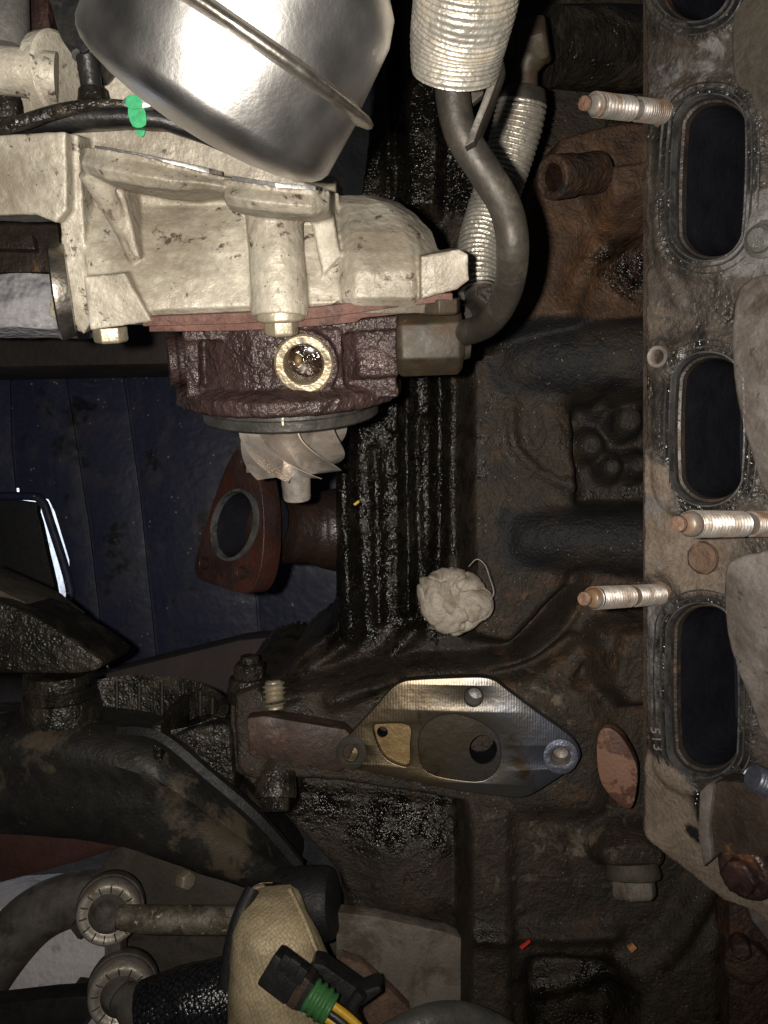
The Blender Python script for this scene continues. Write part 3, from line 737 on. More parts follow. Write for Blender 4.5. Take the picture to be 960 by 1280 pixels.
plate('bolt_seat', Frame(FP.O + FP.n*.0004, FP.n), ell(439, 941, 19, 21, 30), [ell(438, 942, 10.2, 11.2)], 0, .0014, M['milled_dull'], pad, bev=.0002)
# rust brown flat arm to the left of the pad
b = NB(); prism(b, [(308, 898), (330, 895), (432, 912), (446, 926), (432, 960), (420, 966), (312, 943)], Frame(P(370, 930, .402), Vector((.05, -1, 0))), 0, .02)
part('flat_arm', b, M['rust_bar'], block, bev=.0012, label='flat rust brown arm left of the milled pad')
# oval core plug
FC = Frame(P(768, 958, .388), Vector((-.35, -1, 0)))
b = NB(); prism(b, c2([(746, 925), (757, 910), (776, 920), (795, 955), (796, 985), (789, 1010), (772, 1004), (750, 975)], 4), FC, 0, .012); part('core_plug', b, M['core_plug'], block, bev=.0012, label='oval red oxide plug right of the milled pad')
# drain plug: collar and hex
b = NB(); pa = P(791, 1096, .397); ax = Vector((.04, -.30, -1))
lathe(b, pa - ax.normalized()*.0022, ax, [(-.004, .0120), (-.001, .0130), (.0015, .0134), (.0030, .0128), (.0036, .0112)], 32)
dp = part('drain_plug', b, M['olive'], block, lump=.0005, lumpscale=130, label='round drain plug with pale worn hexagon')
b = NB(); lathe(b, pa, ax, [(0, .0108), (.0078, .0108), (.0100, .0094)], 6, rot=.5); part('hex_head', b, M['pale_plate'], dp, bev=.0012, lump=.0003, lumpscale=250)
# oil stud and bolt at the left end of the block
b = NB(); p0 = P(344, 886, .415); thread(b, p0, P(342, 856, .416) - p0, .0115, .0060, .0024, .0017)
lathe(b, p0, P(342, 856, .416) - p0, [(0, .0043), (.0134, .0043), (.0142, .0033)], 18); part('threaded_stud', b, M['bolt'], block)
b = NB(); p0 = P(312, 846, .43)
lathe(b, p0, Vector((0, -.1, 1)), [(-.012, .012), (-.004, .0115), (0, .0105)], 24); lathe(b, p0, Vector((0, -.1, 1)), [(0, .0088), (.006, .0088), (.0075, .0075)], 6)
lathe(b, p0 + Vector((0, 0, .0075)), Vector((0, -.1, 1)), [(0, .005), (.003, .005), (.0038, .004)], 14)
part('flange_bolt', b, M['black_wet'], block, bev=.0005)
b = NB(); p0 = P(345, 990, .415); lathe(b, p0, Vector((0, -.4, -1)), [(-.01, .0095), (0, .0105), (.003, .0105)], 24); lathe(b, p0, Vector((0, -.4, -1)), [(.003, .008), (.0085, .008), (.0095, .007)], 6); part('flange_bolt', b, M['black_wet'], block, bev=.0005)

# pale cover plate low in the middle, and grey pipe at the bottom edge
b = NB(); prism(b, [(420, 1140), (470, 1146), (560, 1166), (582, 1176), (584, 1330), (420, 1330)], W(.434), 0, .01)
o = part('cover_plate', b, M['pale_plate'], origin=P(500, 1330, .434), bev=.001)
tag(o, 'pale dusty alloy cover plate at the bottom middle, beside the yellow wires', 'cover plate')
b = NB(); rs = []
q, RR = radpath([P(420, 1215, .43), P(445, 1222, .43), P(470, 1250, .43), P(500, 1300, .43)], [.006, .012, .014, .014], 5)
prism(b, [(425, 1195), (452, 1205), (490, 1240), (512, 1262), (512, 1330), (425, 1330)], W(.425), 0, .008)
o = part('rusty_bracket', b, M['rust_edge'], origin=P(460, 1330, .43), bev=.001, lump=.0006, lumpscale=200); tag(o, 'flaking rusty bracket edge behind the black connector', 'bracket')
b = NB(); q, RR = radpath([P(440, 1330, .36), P(520, 1282, .37), P(580, 1273, .38), P(640, 1300, .39), P(680, 1340, .39)], [.007]*5, 8); tube(b, q, RR, 20)
o = part('grey_pipe', b, M['grey_steel'], origin=P(560, 1300, .38), smooth_all=True); tag(o, 'dull grey pipe arching into the bottom edge', 'pipe')
# bits of debris lying on the block
for nm, lab, mt, x, y, d, sz in [('wire_scrap', 'small red scrap of wire insulation on the dark casting', 'red_bit', 657, 1180, .40, (.0030, .0010, .0008)),
                                 ('rust_flake', 'small orange rust flake on the dark casting below the drain plug', 'orange_bit', 790, 1184, .40, (.0018, .0012, .0015)),
                                 ('paint_chip', 'tiny yellow paint chip stuck to the ribbed oily casting', 'yellow', 446, 629, .422, (.0016, .0008, .0007))]:
    b = NB(); bmesh.ops.create_cube(b, size=1, matrix=Matrix.Translation(P(x, y, d)) @ Matrix.Rotation(-.7, 4, 'Y') @ Matrix.Diagonal((sz[0]*2, sz[1]*2, sz[2]*2, 1)))
    o = part(nm, b, M[mt], origin=P(x, y, d), bev=.0004, lump=.0005, lumpscale=500); tag(o, lab, 'debris')

# ================================================================== cylinder head with the exhaust ports
HN = Vector((-.74, -.67, -.10))
FH = Frame(P(803, 640, .305), HN)
HO = FH.hit(803, 1045)
head = thing('cylinder_head', 'stained cylinder head face with oval exhaust ports along the right edge', 'cylinder head', HO)
cor = [FH.loc(FH.hit(x, y)) for x, y in ((803, -60), (1010, -60), (803, 1330), (1010, 1330))]
RH = Relief(FH, min(c[0] for c in cor) - .0015, max(c[0] for c in cor), min(c[1] for c in cor), max(c[1] for c in cor), .0007, -.05)
outline = [(803, -80), (1010, -80), (1010, 1210), (944, 1142), (905, 1128), (806, 1050), (803, 1040)]
RH.set(outline, 0, .4)
ports = [(870, -66, 42, 89, -.02), (889, 223, 40, 97, -.03), (887, 536, 40, 89, -.01), (881, 861, 39, 102, .01)]
for (cx, cy, hw, hh, tl) in ports:
    RH.add(stad(cx, cy, hw+30, hh+32, tilt=tl), .0016, 1.0)
    RH.kill |= RH.poly(stad(cx, cy, hw+9, hh+9, tilt=tl))
# raised pads and webs on the face
RH.add(c2([(800, 560), (842, 590), (848, 650), (842, 700), (826, 718), (800, 716)], 3), .0018, 1.0)
RH.add(c2([(812, 430), (840, 424), (858, 440), (840, 470), (810, 466)], 3), .0012, .8)
RH.add([(798, 950), (850, 960), (935, 1060), (1010, 1090), (1010, 1200), (798, 1060)], .0015, 1.5)
RH.add(c2([(940, 270), (1010, 260), (1010, 330), (946, 330)], 3), .001, 1)
RH.line([(812, 250), (830, 330), (850, 380)], 2.5, .0012, 1)
RH.H += (fbm(RH.U, RH.V, 110, 4, 21)-.5)*.0012
RH.C[..., 0] = .36; RH.C[..., 1] = .40; RH.C[..., 2] = .34
for (cx, cy, hw, hh, tl) in ports:
    RH.paint(1, stad(cx, cy, hw+22, hh+24, tilt=tl), .62, 3); RH.paint(0, stad(cx, cy, hw+40, hh+40, tilt=tl), .25, 4)
RH.paint(2, [(812, 100), (900, 40), (960, 60), (950, 160), (840, 150)], .50, 4)
RH.paint(2, [(905, 250), (990, 230), (990, 345), (880, 345)], .66, 4)
RH.paint(1, [(905, 250), (990, 230), (990, 345), (880, 345)], .30, 4)
RH.paint(2, [(808, 760), (838, 750), (842, 860), (820, 900), (806, 860)], .74, 3)
RH.paint(2, [(800, 940), (850, 960), (960, 1080), (1010, 1200), (800, 1060)], .52, 4); RH.paint(1, [(800, 940), (850, 960), (940, 1070), (1010, 1200), (800, 1060)], .22, 3)
RH.paint(0, [(790, 930), (850, 960), (940, 1070), (1010, 1200), (790, 1070)], .95, 2); RH.paint(2, [(790, 930), (850, 960), (940, 1070), (1010, 1200), (790, 1070)], .25, 2)
RH.paint(1, c2([(856, 1030), (880, 1036), (905, 1062), (880, 1056)], 2), .72, .8)
RH.paint(1, c2([(868, 985), (885, 990), (908, 1040), (890, 1050), (872, 1020)], 2), .75, 1.5)
RH.paint(0, [(850, 670), (915, 670), (905, 740), (850, 740)], .85, 3); RH.paint(1, [(850, 670), (915, 670), (905, 740), (850, 740)], .25, 3)
RH.paint(0, [(803, 560), (845, 590), (845, 715), (803, 715)], .75, 2); RH.paint(1, [(803, 560), (845, 590), (845, 715), (803, 715)], .18, 2)
RH.paint(2, [(815, 590), (842, 590), (842, 715), (815, 715)], .42, 2)
RH.paint(1, [(803, -60), (850, -60), (850, 110), (803, 110)], .42, 4); RH.paint(0, [(803, -60), (850, -60), (850, 100), (803, 100)], .2, 4)
RH.build('face', M['head'], head, kill_below=-.045)
b = NB(); prism(b, outline, FH, -.006, .09)
# body behind the face: keep it clear of the ports by building it as side slabs
b.free()
b = NB(); prism(b, [(804, -80), (812, -80), (812, 1050), (804, 1040)], FH, -.004, .07); part('head_flank', b, M['dark_bracket'], head)
def port_ring(name, cx, cy, prof, tl, mt, parent, n=56):
    """prof: list of (px grow, height) swept round the port outline"""
    b = NB(); rs = []
    for (g, h) in prof:
        rs.append([FH.hit(x, y, 0) + FH.n*h for x, y in stad(cx, cy, port_ring.hw+g, port_ring.hh+g, n, tl)])
    rings(b, rs, cap=False); return part(name, b, M[mt], parent, sharp=50)
for (cx, cy, hw, hh, tl) in ports:
    port_ring.hw, port_ring.hh = hw, hh
    rg = port_ring('port_ring', cx, cy, [(24, .0002), (23, .0018), (21.5, .0019), (20.5, .0010), (15.5, .0011), (14.5, .0020), (12.5, .0020), (11.5, .0010), (7.5, .0010)], tl, 'gasket', head)
    port_ring('seal_ring', cx, cy, [(8.6, .001), (8, .0021), (6.0, .0022), (5.0, .0010), (4, -.0005)], tl, 'gasket_lt', rg)
    b = NB(); rs = []
    for g, h in [(-1.5, -.0043), (-2.5, -.008), (-5, -.02), (-6, -.045), (-20, -.0455)]:
        rs.append([FH.hit(x, y, 0) + FH.n*h + Vector((0, 0, 0)) for x, y in stad(cx, cy, hw+g, hh+g, 56, tl)])
    R_ = rings(b, rs, cap=False); b.faces.new(R_[-1])
    pt_ = part('exhaust_port', b, M['void'], head, sharp=50)
    port_ring('port_wall', cx, cy, [(5.5, .0004), (3.5, -.0006), (3, -.0018), (0, -.0022), (-.5, -.0034), (-1.5, -.0045)], tl, 'port_wall', pt_)
# raised pale pads at the right edge
for pts, h in [([(918, 380), (932, 352), (960, 342), (1010, 340), (1010, 640), (958, 618), (936, 560), (916, 470)], .0022),
               ([(906, 716), (920, 698), (945, 692), (1010, 700), (1010, 960), (960, 930), (930, 860), (908, 790)], .0022),
               ([(914, 60), (925, 0), (1010, -60), (1010, 200), (955, 150), (922, 110)], .0015)]:
    b = NB(); prism(b, c2(pts, 3), FH, h, .006); o = part('raised_pad', b, M['pale_pad' if h > .002 else 'olive'], head, bev=.0012, bseg=3, lump=.0003, lumpscale=120)
# studs: (base px, tip px, diameter mm)
def stud(bx, by, tx, ty, dia, dt, mt='stud', coll=True):
    p0 = FH.hit(bx, by, 0); p1 = P(tx, ty, dt); a = p1-p0; ln = a.length; a.normalize(); r = dia/2
    b = NB(); lathe(b, p0 - a*.004, a, [(0, r*.93), (.004, r*.93), (ln*.42, r*.93), (ln*.42+.0004, r*.78), (ln*.5, r*.78), (ln*.5+.0004, r*.72), (ln-.0005, r*.74), (ln-.0003, r*.93), (ln+.0015, r*.93), (ln+.0028, r*.78), (ln+.0034, r*.62)], 24)
    thread(b, p0, a, ln*.40, r, .0011, .0008); thread(b, p0 + a*ln*.46, a, ln*.48, r, .0017, .0013)
    s = part('stud', b, M[mt], head, sharp=80)
    b = NB(); lathe(b, p0 + a*(ln+.0027), a, [(0, r*.60), (.001, r*.56), (.0013, r*.3), (.0010, .0002)], 20); part('stud_tip', b, M['stud_end'], s)
    if coll:
        b = NB(); lathe(b, p0, FH.n, [(-.002, r*1.28), (.0008, r*1.28), (.0012, r*1.1)], 24); part('seat_ring', b, M['rust_edge'], s)
stud(832, 141, 739, 130, .0078, .262)
stud(826, 743, 737, 748, .0078, .268)
stud(985, 655, 856, 655, .0080, .232)
# small threaded hole, side bolt, corroded blind boss
b = NB(); p0 = FH.hit(825, 446, .0008); lathe(b, p0, FH.n, [(.002, .0026), (.0022, .0038), (.0008, .0042), (-.001, .0042)], 22, cap=False); lathe(b, p0, FH.n, [(.0018, .0028), (.0004, .0022), (-.0012, .0026), (-.0028, .002), (-.004, .0003)], 22, cap=False); part('threaded_hole', b, M['stud'], head)
b = NB(); p0 = FH.hit(880, 697, .0); lathe(b, p0, FH.n, [(-.001, .006), (.002, .0055), (.003, .0042), (.0026, .003)], 14); part('corroded_boss', b, M['rust_edge'], head, lump=.0006, lumpscale=300)
b = NB(); p0 = FH.hit(956, 300, 0); lathe(b, p0, FH.n, [(0, .006), (.002, .006), (.003, .0045), (.005, .0042), (.006, .003)], 20); part('side_bolt', b, M['grey_steel'], head)
# stamped digits on the face
tc = bpy.data.curves.new('stamp', 'FONT'); tc.body = '513'; tc.size = .0056; tc.extrude = .00015; tc.space_character = 1.15
to = bpy.data.objects.new('stamp', tc); col.objects.link(to)
dg = bpy.context.evaluated_depsgraph_get(); dg.update()
me = bpy.data.meshes.new_from_object(to.evaluated_get(dg)); bpy.data.objects.remove(to)
p0 = FH.hit(813, 908, .0018)
me.transform(Matrix.Translation(p0) @ FH.mat().to_3x3().to_4x4() @ Matrix.Rotation(-math.pi/2 + .12, 4, 'Z'))
b = NB(); b.from_mesh(me); part('stamped_digits', b, M['stamp'], head)
# dark bracket, scorched nut and blued stud in the lower right corner
lb = thing('lower_bracket', 'dark brown bracket with scorched nut at the right edge below the ports', 'bracket', P(930, 1110, .27))
b = NB(); prism(b, [(880, 985), (900, 976), (930, 978), (1010, 960), (1010, 1070), (960, 1072), (892, 1066), (878, 1050)], FH, .012, .010); part('plate', b, M['dark_bracket'], lb, bev=.0012)
b = NB(); prism(b, [(874, 990), (884, 980), (892, 984), (886, 1030), (890, 1075), (878, 1085), (872, 1040)], FH, .014, .010); part('flange_edge', b, M['pale_pad'], lb, bev=.001)
b = NB(); p0 = FH.hit(938, 1084, .002); lathe(b, p0, FH.n, [(0, .0105), (.004, .0100), (.006, .008)], 24); lathe(b, p0+FH.n*.006, FH.n, [(0, .0065), (.004, .0065), (.005, .0055)], 6); part('nut', b, M['rusty_nut'], lb, bev=.0008, lump=.0006, lumpscale=250)
b = NB(); p0 = FH.hit(1004, 1000, .002); p1 = P(942, 972, .262); thread(b, p0, p1-p0, (p1-p0).length, .0042, .0013, .0009); lathe(b, p0, p1-p0, [(0, .0036), ((p1-p0).length, .0036)], 18); part('stud', b, M['blue_stud'], lb)
# brown casting beyond the right edge of the pan
b = NB(); prism(b, [(912, 1128), (1010, 1160), (1010, 1330), (912, 1330)], W(.40), 0, .03)
lathe(b, P(932, 1200, .40), Vector((-.3, -1, 0)), [(-.004, .011), (.004, .010), (.005, .007)], 24)
lathe(b, P(925, 1182, .395), Vector((-.3, -1, 0)), [(-.004, .005), (.006, .0045), (.007, .003)], 16)
o = part('side_casting', b, M['boss_rust'], origin=P(940, 1330, .40), bev=.001); tag(o, 'brown casting in the bottom right corner beside the dark pan', 'casting')
b = NB(); prism(b, [(930, 1120), (1010, 1120), (1010, 1240), (975, 1195), (940, 1150)], W(.37), 0, .006); o = part('tan_tab', b, M['pale_pad'], origin=P(960, 1200, .37), bev=.001); tag(o, 'pale tan metal tab under the scorched nut, bottom right', 'tab')

# ================================================================== turbocharger
TB = P(360, 450, .312)                       # point on the shaft axis
TA = Vector((.03, .309, -.95)).normalized()  # axis, pointing to the turbine
TFv = (-Y - TA * (-Y).dot(TA)).normalized()  # towards the viewer, square to the axis
TR = TA.cross(TFv)
if TR.x < 0: TR = -TR
FT = Frame(P(340, 330, .262), TFv, -TA)
def ts(y, r):
    """distance along the axis where a disc of radius r shows its near edge at photo row y"""
    k = (640 - y) / F
    return (k*(TB.y + TFv.y*r) - TB.z - TFv.z*r) / (TA.z - k*TA.y)
turbo = thing('turbocharger', 'turbocharger with cream aluminium housing and bare beige turbine wheel', 'turbocharger', TB + TA*.06)

# --- aluminium housing: one blended casting
b = NB()
rs = []
for y, x0, x1, h in [(180, 84, 250, -.030), (222, 92, 420, -.028), (244, 96, 420, -.025), (262, 100, 420, -.0185), (285, 102, 422, -.0125), (315, 105, 424, -.0075), (345, 108, 424, -.0040), (375, 111, 424, -.0012), (390, 113, 420, -.0005), (403, 114, 400, -.005)]:
    rs.append([FT.hit(x0 + (x1-x0)*k/10, y - (12 if y > 380 else 0)*(k/10), h) for k in range(11)] + [FT.hit(x1, y, h) - TFv*.06, FT.hit(x0, y, h) - TFv*.06])
rings(b, rs)
HS = .007
def slab(pts, h0, t, dy, back):
    """flange lobe: pts = (x, y top, y bottom) along its near edge"""
    rs = []
    for x, y0, y1, h in pts:
        a, c = FT.hit(x, y0, h0+h+HS), FT.hit(x, y1, h0+h+HS)
        m1 = a.lerp(c, .55) + TFv*.0012; m2 = a.lerp(c, .82) - TFv*.0015; c = c - TFv*.015
        rs.append([a - TFv*.001, a.lerp(c, .12), m1, m2, c, c - TFv*(t-.015), a - TFv*t - TA*dy])
    rings(b, rs)
slab([(99, 186, 204, -.004), (103, 183, 222, .004), (130, 186, 232, .010), (170, 193, 240, .013), (215, 204, 245, .013), (250, 214, 241, .010), (290, 222, 245, .008)], 0, .05, .002, 0)
slab([(277, 226, 244, .004), (281, 224, 262, .010), (310, 228, 268, .014), (350, 234, 272, .015), (390, 237, 275, .013), (412, 238, 270, .006)], 0, .05, .002, 0)
q, RR = radpath([FT.hit(114, 212, .006), FT.hit(132, 246, .002), FT.hit(152, 284, -.003), FT.hit(168, 325, -.007)], [.0046, .0036, .0028, .002], 5); tube(b, q, RR, 12)
prism(b, [(112, 215), (150, 225), (175, 325), (165, 318), (140, 262)], FT, -.001, .02)
prism(b, [(72, 166), (98, 168), (106, 300), (116, 400), (104, 418), (90, 402), (76, 300)], FT, -.008, .05)
prism(b, [(104, 346), (156, 341), (166, 360), (190, 402), (112, 413)], FT, .0025, .045)
q, RR = radpath([FT.hit(342, 262, -.008), FT.hit(345, 310, -.004), FT.hit(349, 360, -.001), FT.hit(350, 396, .001)], [.0092, .0090, .0092, .0094], 5); tube(b, q, RR, 24)
prism(b, [(386, 262), (412, 246), (426, 320), (404, 345)], FT, -.003, .03)
# domed right-hand lobe
rs = []
for y, x0, x1, h in [(392, 405, 556, .000), (372, 405, 556, .004), (340, 408, 552, .003), (315, 408, 549, .000), (290, 408, 540, -.005), (270, 410, 522, -.012), (254, 412, 500, -.019), (244, 418, 470, -.027)]:
    ring = []
    xm = (x0+x1)/2; hw_ = (x1-x0)/2
    for k in range(13):
        t = -1 + 2*k/12
        ring.append(FT.hit(xm + hw_*t, y, h - .020*max(0, abs(t)-.45)**2*3))
    ring += [FT.hit(x1, y, h) - TFv*.055, FT.hit(x0, y, h) - TFv*.055]
    rs.append(ring)
rings(b, rs)
prism(b, [(526, 320), (574, 311), (585, 318), (586, 350), (572, 362), (526, 374)], FT, .007, .03)
prism(b, [(-60, 172), (82, 164), (84, 262), (70, 278), (44, 268), (-60, 272)], FT, -.002, .06)
prism(b, [(74, 166), (180, 150), (262, 176), (340, 214), (424, 242), (424, 270), (74, 270)], FT, -.020, .05)
prism(b, [(60, 395), (100, 415), (120, 410), (100, 300), (66, 330)], FT, -.018, .03)
housing = part('compressor_housing', b, M['alu'], turbo, remesh=.00055, smooth=3, sfac=.5, lump=.0002, lumpscale=210)
housing['label'] = 'cream grey cast aluminium housing'
# cleaned machined top of the flange lobes
for pts in ([(118, 187, .006), (170, 196, .012), (215, 206, .012), (262, 216, .009)], [(290, 225, .010), (345, 234, .0145), (395, 238, .012)]):
    b = NB(); rs = []
    for x, y, h in pts:
        a = FT.hit(x, y, h + .0052) - TA*.0012
        rs.append([a, a - TFv*.022 - TA*.0009, a - TFv*.022 + TA*.002, a + TA*.002])
    rings(b, rs); part('machined_face', b, M['alu_machined'], housing, bev=.0003)
# steel disc edge behind the left flange
b = NB(); ce = FT.hit(112, 362, -.012); dv = (TR*.93 + TFv*-.30).normalized()
lathe(b, ce - dv*.006, -dv, [(0, .0148), (.0035, .0160), (.0046, .0160), (.0052, .0152), (.0052, .010), (.004, .004)], 40); part('side_disc', b, M['can_rim'], housing)
# housing bolts
def hbolt(x, y, h, r, ln, mt='bolt', coll=True):
    b = NB(); p0 = FT.hit(x, y, h)
    if coll: lathe(b, p0, TA, [(-.003, r*1.42), (.0005, r*1.45), (.0012, r*1.3)], 24)
    lathe(b, p0, TA, [(0, r), (ln*.85, r), (ln, r*.86)], 6, rot=.26); part('housing_bolt', b, M[mt], housing, bev=.0004)
hbolt(137, 409, -.004, .0056, .0050, 'bolt', False)
hbolt(351, 397, .001, .0056, .0058)
hbolt(553, 373, -.003, .0062, .0050, 'hex', False)
# rusty flange plates between aluminium and iron
b = NB(); prism(b, [(178, 396), (300, 391), (400, 383), (520, 368), (566, 366), (566, 376), (500, 384), (400, 398), (300, 405), (178, 408)], FT, .002, .075); part('flange_plate', b, M['rust_plate'], turbo, bev=.0006, lump=.0003, lumpscale=160)
b = NB(); prism(b, [(186, 406), (300, 402), (400, 395), (500, 383), (508, 379), (508, 392), (452, 398), (446, 403), (400, 408), (300, 414), (186, 415)], FT, -.0015, .07); part('flange_plate', b, M['rust_plate'], turbo, bev=.0006, lump=.0002, lumpscale=160)
# --- centre housing in cast iron
b = NB()
lathe(b, TB, TA, [(ts(404, .036), .034), (ts(500, .036), .036)], 48)
prism(b, [(228, 408), (360, 408), (498, 394), (498, 412), (420, 418), (340, 424), (246, 426), (228, 428)], FT, -.011, .05)
prism(b, [(226, 410), (247, 410), (250, 500), (234, 500)], FT, -.012, .05)
prism(b, [(330, 416), (426, 412), (430, 500), (326, 500)], FT, -.010, .04)
prism(b, [(240, 484), (495, 472), (498, 496), (240, 506)], FT, -.014, .05)
prism(b, [(424, 412), (497, 402), (498, 470), (424, 480)], FT, -.019, .05)
prism(b, [(244, 424), (334, 424), (334, 490), (246, 492)], FT, -.0185, .05)
pc = FT.hit(380, 455, -.010); lathe(b, pc, TFv, [(-.02, .0125), (.0035, .0118)], 36)
rl = .0425; t1 = ts(521, rl)
lathe(b, TB, TA, [(t1-.0075, .037), (t1-.0045, rl), (t1, rl), (t1+.0008, rl-.002)], 72)
cb = NB(); lathe(cb, pc - TFv*.02, TFv, [(0, .0066), (.03, .0066)], 32)
ch = part('centre_housing', b, M['iron'], turbo, remesh=.0007, smooth=4, lump=.00045, lumpscale=260, cuts=[cb])
ch['label'] = 'pitted purple brown cast iron centre housing'
b = NB(); pf = FT.hit(380, 455, -.0062); lathe(b, pf, TFv, [(-.004, .0102), (.0006, .0100), (.0012, .0093), (.0012, .0070), (.0004, .0064), (-.014, .0062)], 40, cap=False); ring_ = part('port_ring', b, M['ring'], ch)
b = NB(); lathe(b, pf - TFv*.0125, TFv, [(0, .0066), (.0008, .005), (.0004, .0001)], 26, cap=False); part('oil_bore', b, M['oilhole'], ring_)
b = NB(); ball(b, pf - TFv*.0065 + Vector((-.0025, 0, .0006)), .0014, (1, .6, 1.4), 2); part('oil_drop', b, M['brass'], ring_)
b = NB(); lathe(b, FT.hit(232, 450, -.022), -TR + TFv*.25, [(-.004, .0085), (.002, .0085), (.003, .0095), (.0055, .0095), (.0062, .0085)], 32); part('side_plug', b, M['iron'], ch)
# wet oily band over the lip
# --- heat shield plate behind the wheel
b = NB(); r2 = .0335; t2 = ts(543, r2)
lathe(b, TB, TA, [(t1-.002, .0365), (t1+.0014, .0365), (t1+.002, r2+.0006), (t2-.0062, r2+.0006), (t2-.0058, r2-.0008), (t2-.0045, r2-.0008), (t2-.0041, r2+.0002), (t2-.0008, r2), (t2, r2-.001), (t2+.0003, .022), (t2+.001, .008)], 72); part('heat_shield', b, M['shield'], turbo)
b = NB(); pc = TB + TA*(t2-.005) + TFv*(r2+.0004); bmesh.ops.create_cube(b, size=1, matrix=Matrix.Translation(pc + TR*.0006) @ Matrix.Diagonal((.0007, .0012, .0035, 1))); part('key_mark', b, M['ring'], turbo)
# --- turbine wheel: hub and swept blades
wheel_root = None
WT0 = t2 + .0006; WL = ts(607, .0175) - WT0; WN = ts(629, .0048) - WT0
hubp = [(0, .0165), (.0012, .0160), (.005, .0118), (.010, .0085), (.014, .0068), (WL-.001, .0060), (WN-.0012, .0055), (WN-.0003, .0053), (WN, .0047)]
b = NB(); lathe(b, TB + TA*WT0, TA, hubp, 48)
wheel = part('turbine_wheel', b, M['wheel'], turbo, smooth_all=False, sharp=50)
wheel['label'] = 'sandy beige turbine wheel with swept blades'
def hubr(s):
    x = s*WL
    for (a0, r0), (a1, r1) in zip(hubp[:-1], hubp[1:]):
        if a0 <= x <= a1: return r0 + (r1-r0)*(x-a0)/(a1-a0)
    return hubp[-1][1]
NBL = 9
for k in range(NBL):
    b = NB(); th0 = 2*math.pi*(k+.28)/NBL
    A = []; B_ = []
    ns, nq = 16, 6
    for i in range(ns+1):
        s = i/ns; ra = hubr(s)*.92
        rb = .0212 - .0008*s - .0024*max(0, s-.35)
        rb = .0212 if s < .25 else .0212 - .0022*((s-.25)/.75)**1.2
        th = th0 + (1.25*max(0, s-.10)**1.7)
        ra_, rowa, rowb = ra, [], []
        for j in range(nq+1):
            qv = j/nq; r = ra + (rb-ra)*qv
            tw = th + .10*qv*s
            ax_ = s*WL - (.0016*qv if i == ns else .0016*qv*s)
            hth = (.00065 - .00038*qv)/max(r, .004)
            for sg, row in ((1, rowa), (-1, rowb)):
                an = tw + sg*hth
                row.append(TB + TA*(WT0+ax_) + (TR*math.sin(an) + TFv*math.cos(an))*r)
        A.append(rowa); B_.append(rowb)
    rs = [A[i] + B_[i][::-1] for i in range(ns+1)]
    rings(b, rs)
    part('blade', b, M['wheel'], wheel, sharp=45)

# --- pieces of the compressor side at the upper left, behind the housing
b = NB(); prism(b, [(70, 56), (86, 54), (118, 80), (200, 84), (250, 96), (290, 140), (290, 190), (20, 190), (10, 150), (30, 110)], FT, -.030, .03)
cv = part('rear_cover', b, M['alu'], turbo, bev=.002, lump=.0004, lumpscale=120)
b = NB(); q, RR = radpath([FT.hit(-60, 82, -.012), FT.hit(20, 90, -.012), FT.hit(72, 97, -.014)], [.0070, .0070, .0072], 6); tube(b, q, RR, 28); part('inlet_stub', b, M['alu'], cv)
b = NB(); p0 = FT.hit(62, 98, -.020); lathe(b, p0, (TR + TFv*.35).normalized(), [(0, .0135), (.0042, .0135), (.0050, .0125)], 36); part('stub_flange', b, M['alu'], cv)
# black gasket seam with worn bits
b = NB(); rs = []
for x, y0, y1, h in [(-60, 152, 186, -.010), (0, 146, 172, -.009), (40, 142, 164, -.008), (90, 132, 160, -.008), (150, 132, 157, -.009), (200, 136, 160, -.010), (250, 150, 178, -.014), (300, 178, 200, -.018)]:
    a, c = FT.hit(x, y0, h), FT.hit(x, y1, h); m_ = FT.hit(x, (y0+y1)/2, h+.003)
    rs.append([a, m_, c, c - TFv*.02, a - TFv*.02])
rings(b, rs); part('gasket_seam', b, M['black_plastic'], turbo, smooth_all=True, lump=.0004, lumpscale=200)
b = NB(); q, RR = radpath([FT.hit(-60, 164, -.004), FT.hit(10, 158, -.003), FT.hit(70, 140, -.003), FT.hit(120, 130, -.005), FT.hit(160, 130, -.007)], [.0024, .0024, .0022, .0016, .001], 6); tube(b, q, RR, 12); part('sealing_bead', b, M['black_wet'], turbo)
b = NB(); prism(b, c2([(152, 131), (156, 122), (166, 118), (182, 123), (188, 133), (170, 136)], 3), FT, -.0045, .02); part('flange_tip', b, M['alu_machined'], turbo, bev=.0008)
# green paint mark, brushed over tip, seam and housing
for pts, h in [([(158, 121), (172, 119), (178, 134), (160, 135)], -.0041), ([(160, 135), (179, 134), (182, 156), (166, 158)], -.0052), ([(168, 158), (181, 156), (180, 168), (176, 171), (170, 166)], -.0175)]:
    b = NB(); prism(b, c2(pts, 3), FT, h - .0003, .0010); part('paint_mark', b, M['green'], turbo, bev=.0001, label='bright green paint mark')

# ================================================================== sensor and parts at the upper left corner
sv = thing('actuator_sensor', 'black plastic sensor plugged in behind the round steel can, upper left', 'sensor', P(112, 130, .25))
b = NB(); q, RR = radpath([P(108, 66, .252), P(112, 92, .254), P(116, 122, .256)], [.0034, .0033, .0032], 5); tube(b, q, RR, 22); part('stem', b, M['black_plastic'], sv)
b = NB(); lathe(b, P(116, 122, .256), Vector((.06, 0, -1)), [(-.002, .0042), (.001, .0046), (.0025, .0046)], 20); part('grommet', b, M['black_wet'], sv)
b = NB(); lathe(b, P(106, 68, .252), Vector((.1, 0, -1)), [(0, .0038), (.001, .0038)], 20); part('clip_ring', b, M['grey_steel'], sv)
b = NB(); prism(b, c2([(56, -40), (150, -40), (128, 30), (118, 52), (104, 66), (92, 58), (76, 48), (64, 10)], 3), W(.248), 0, .02); part('body', b, M['black_plastic'], sv, bev=.0015)
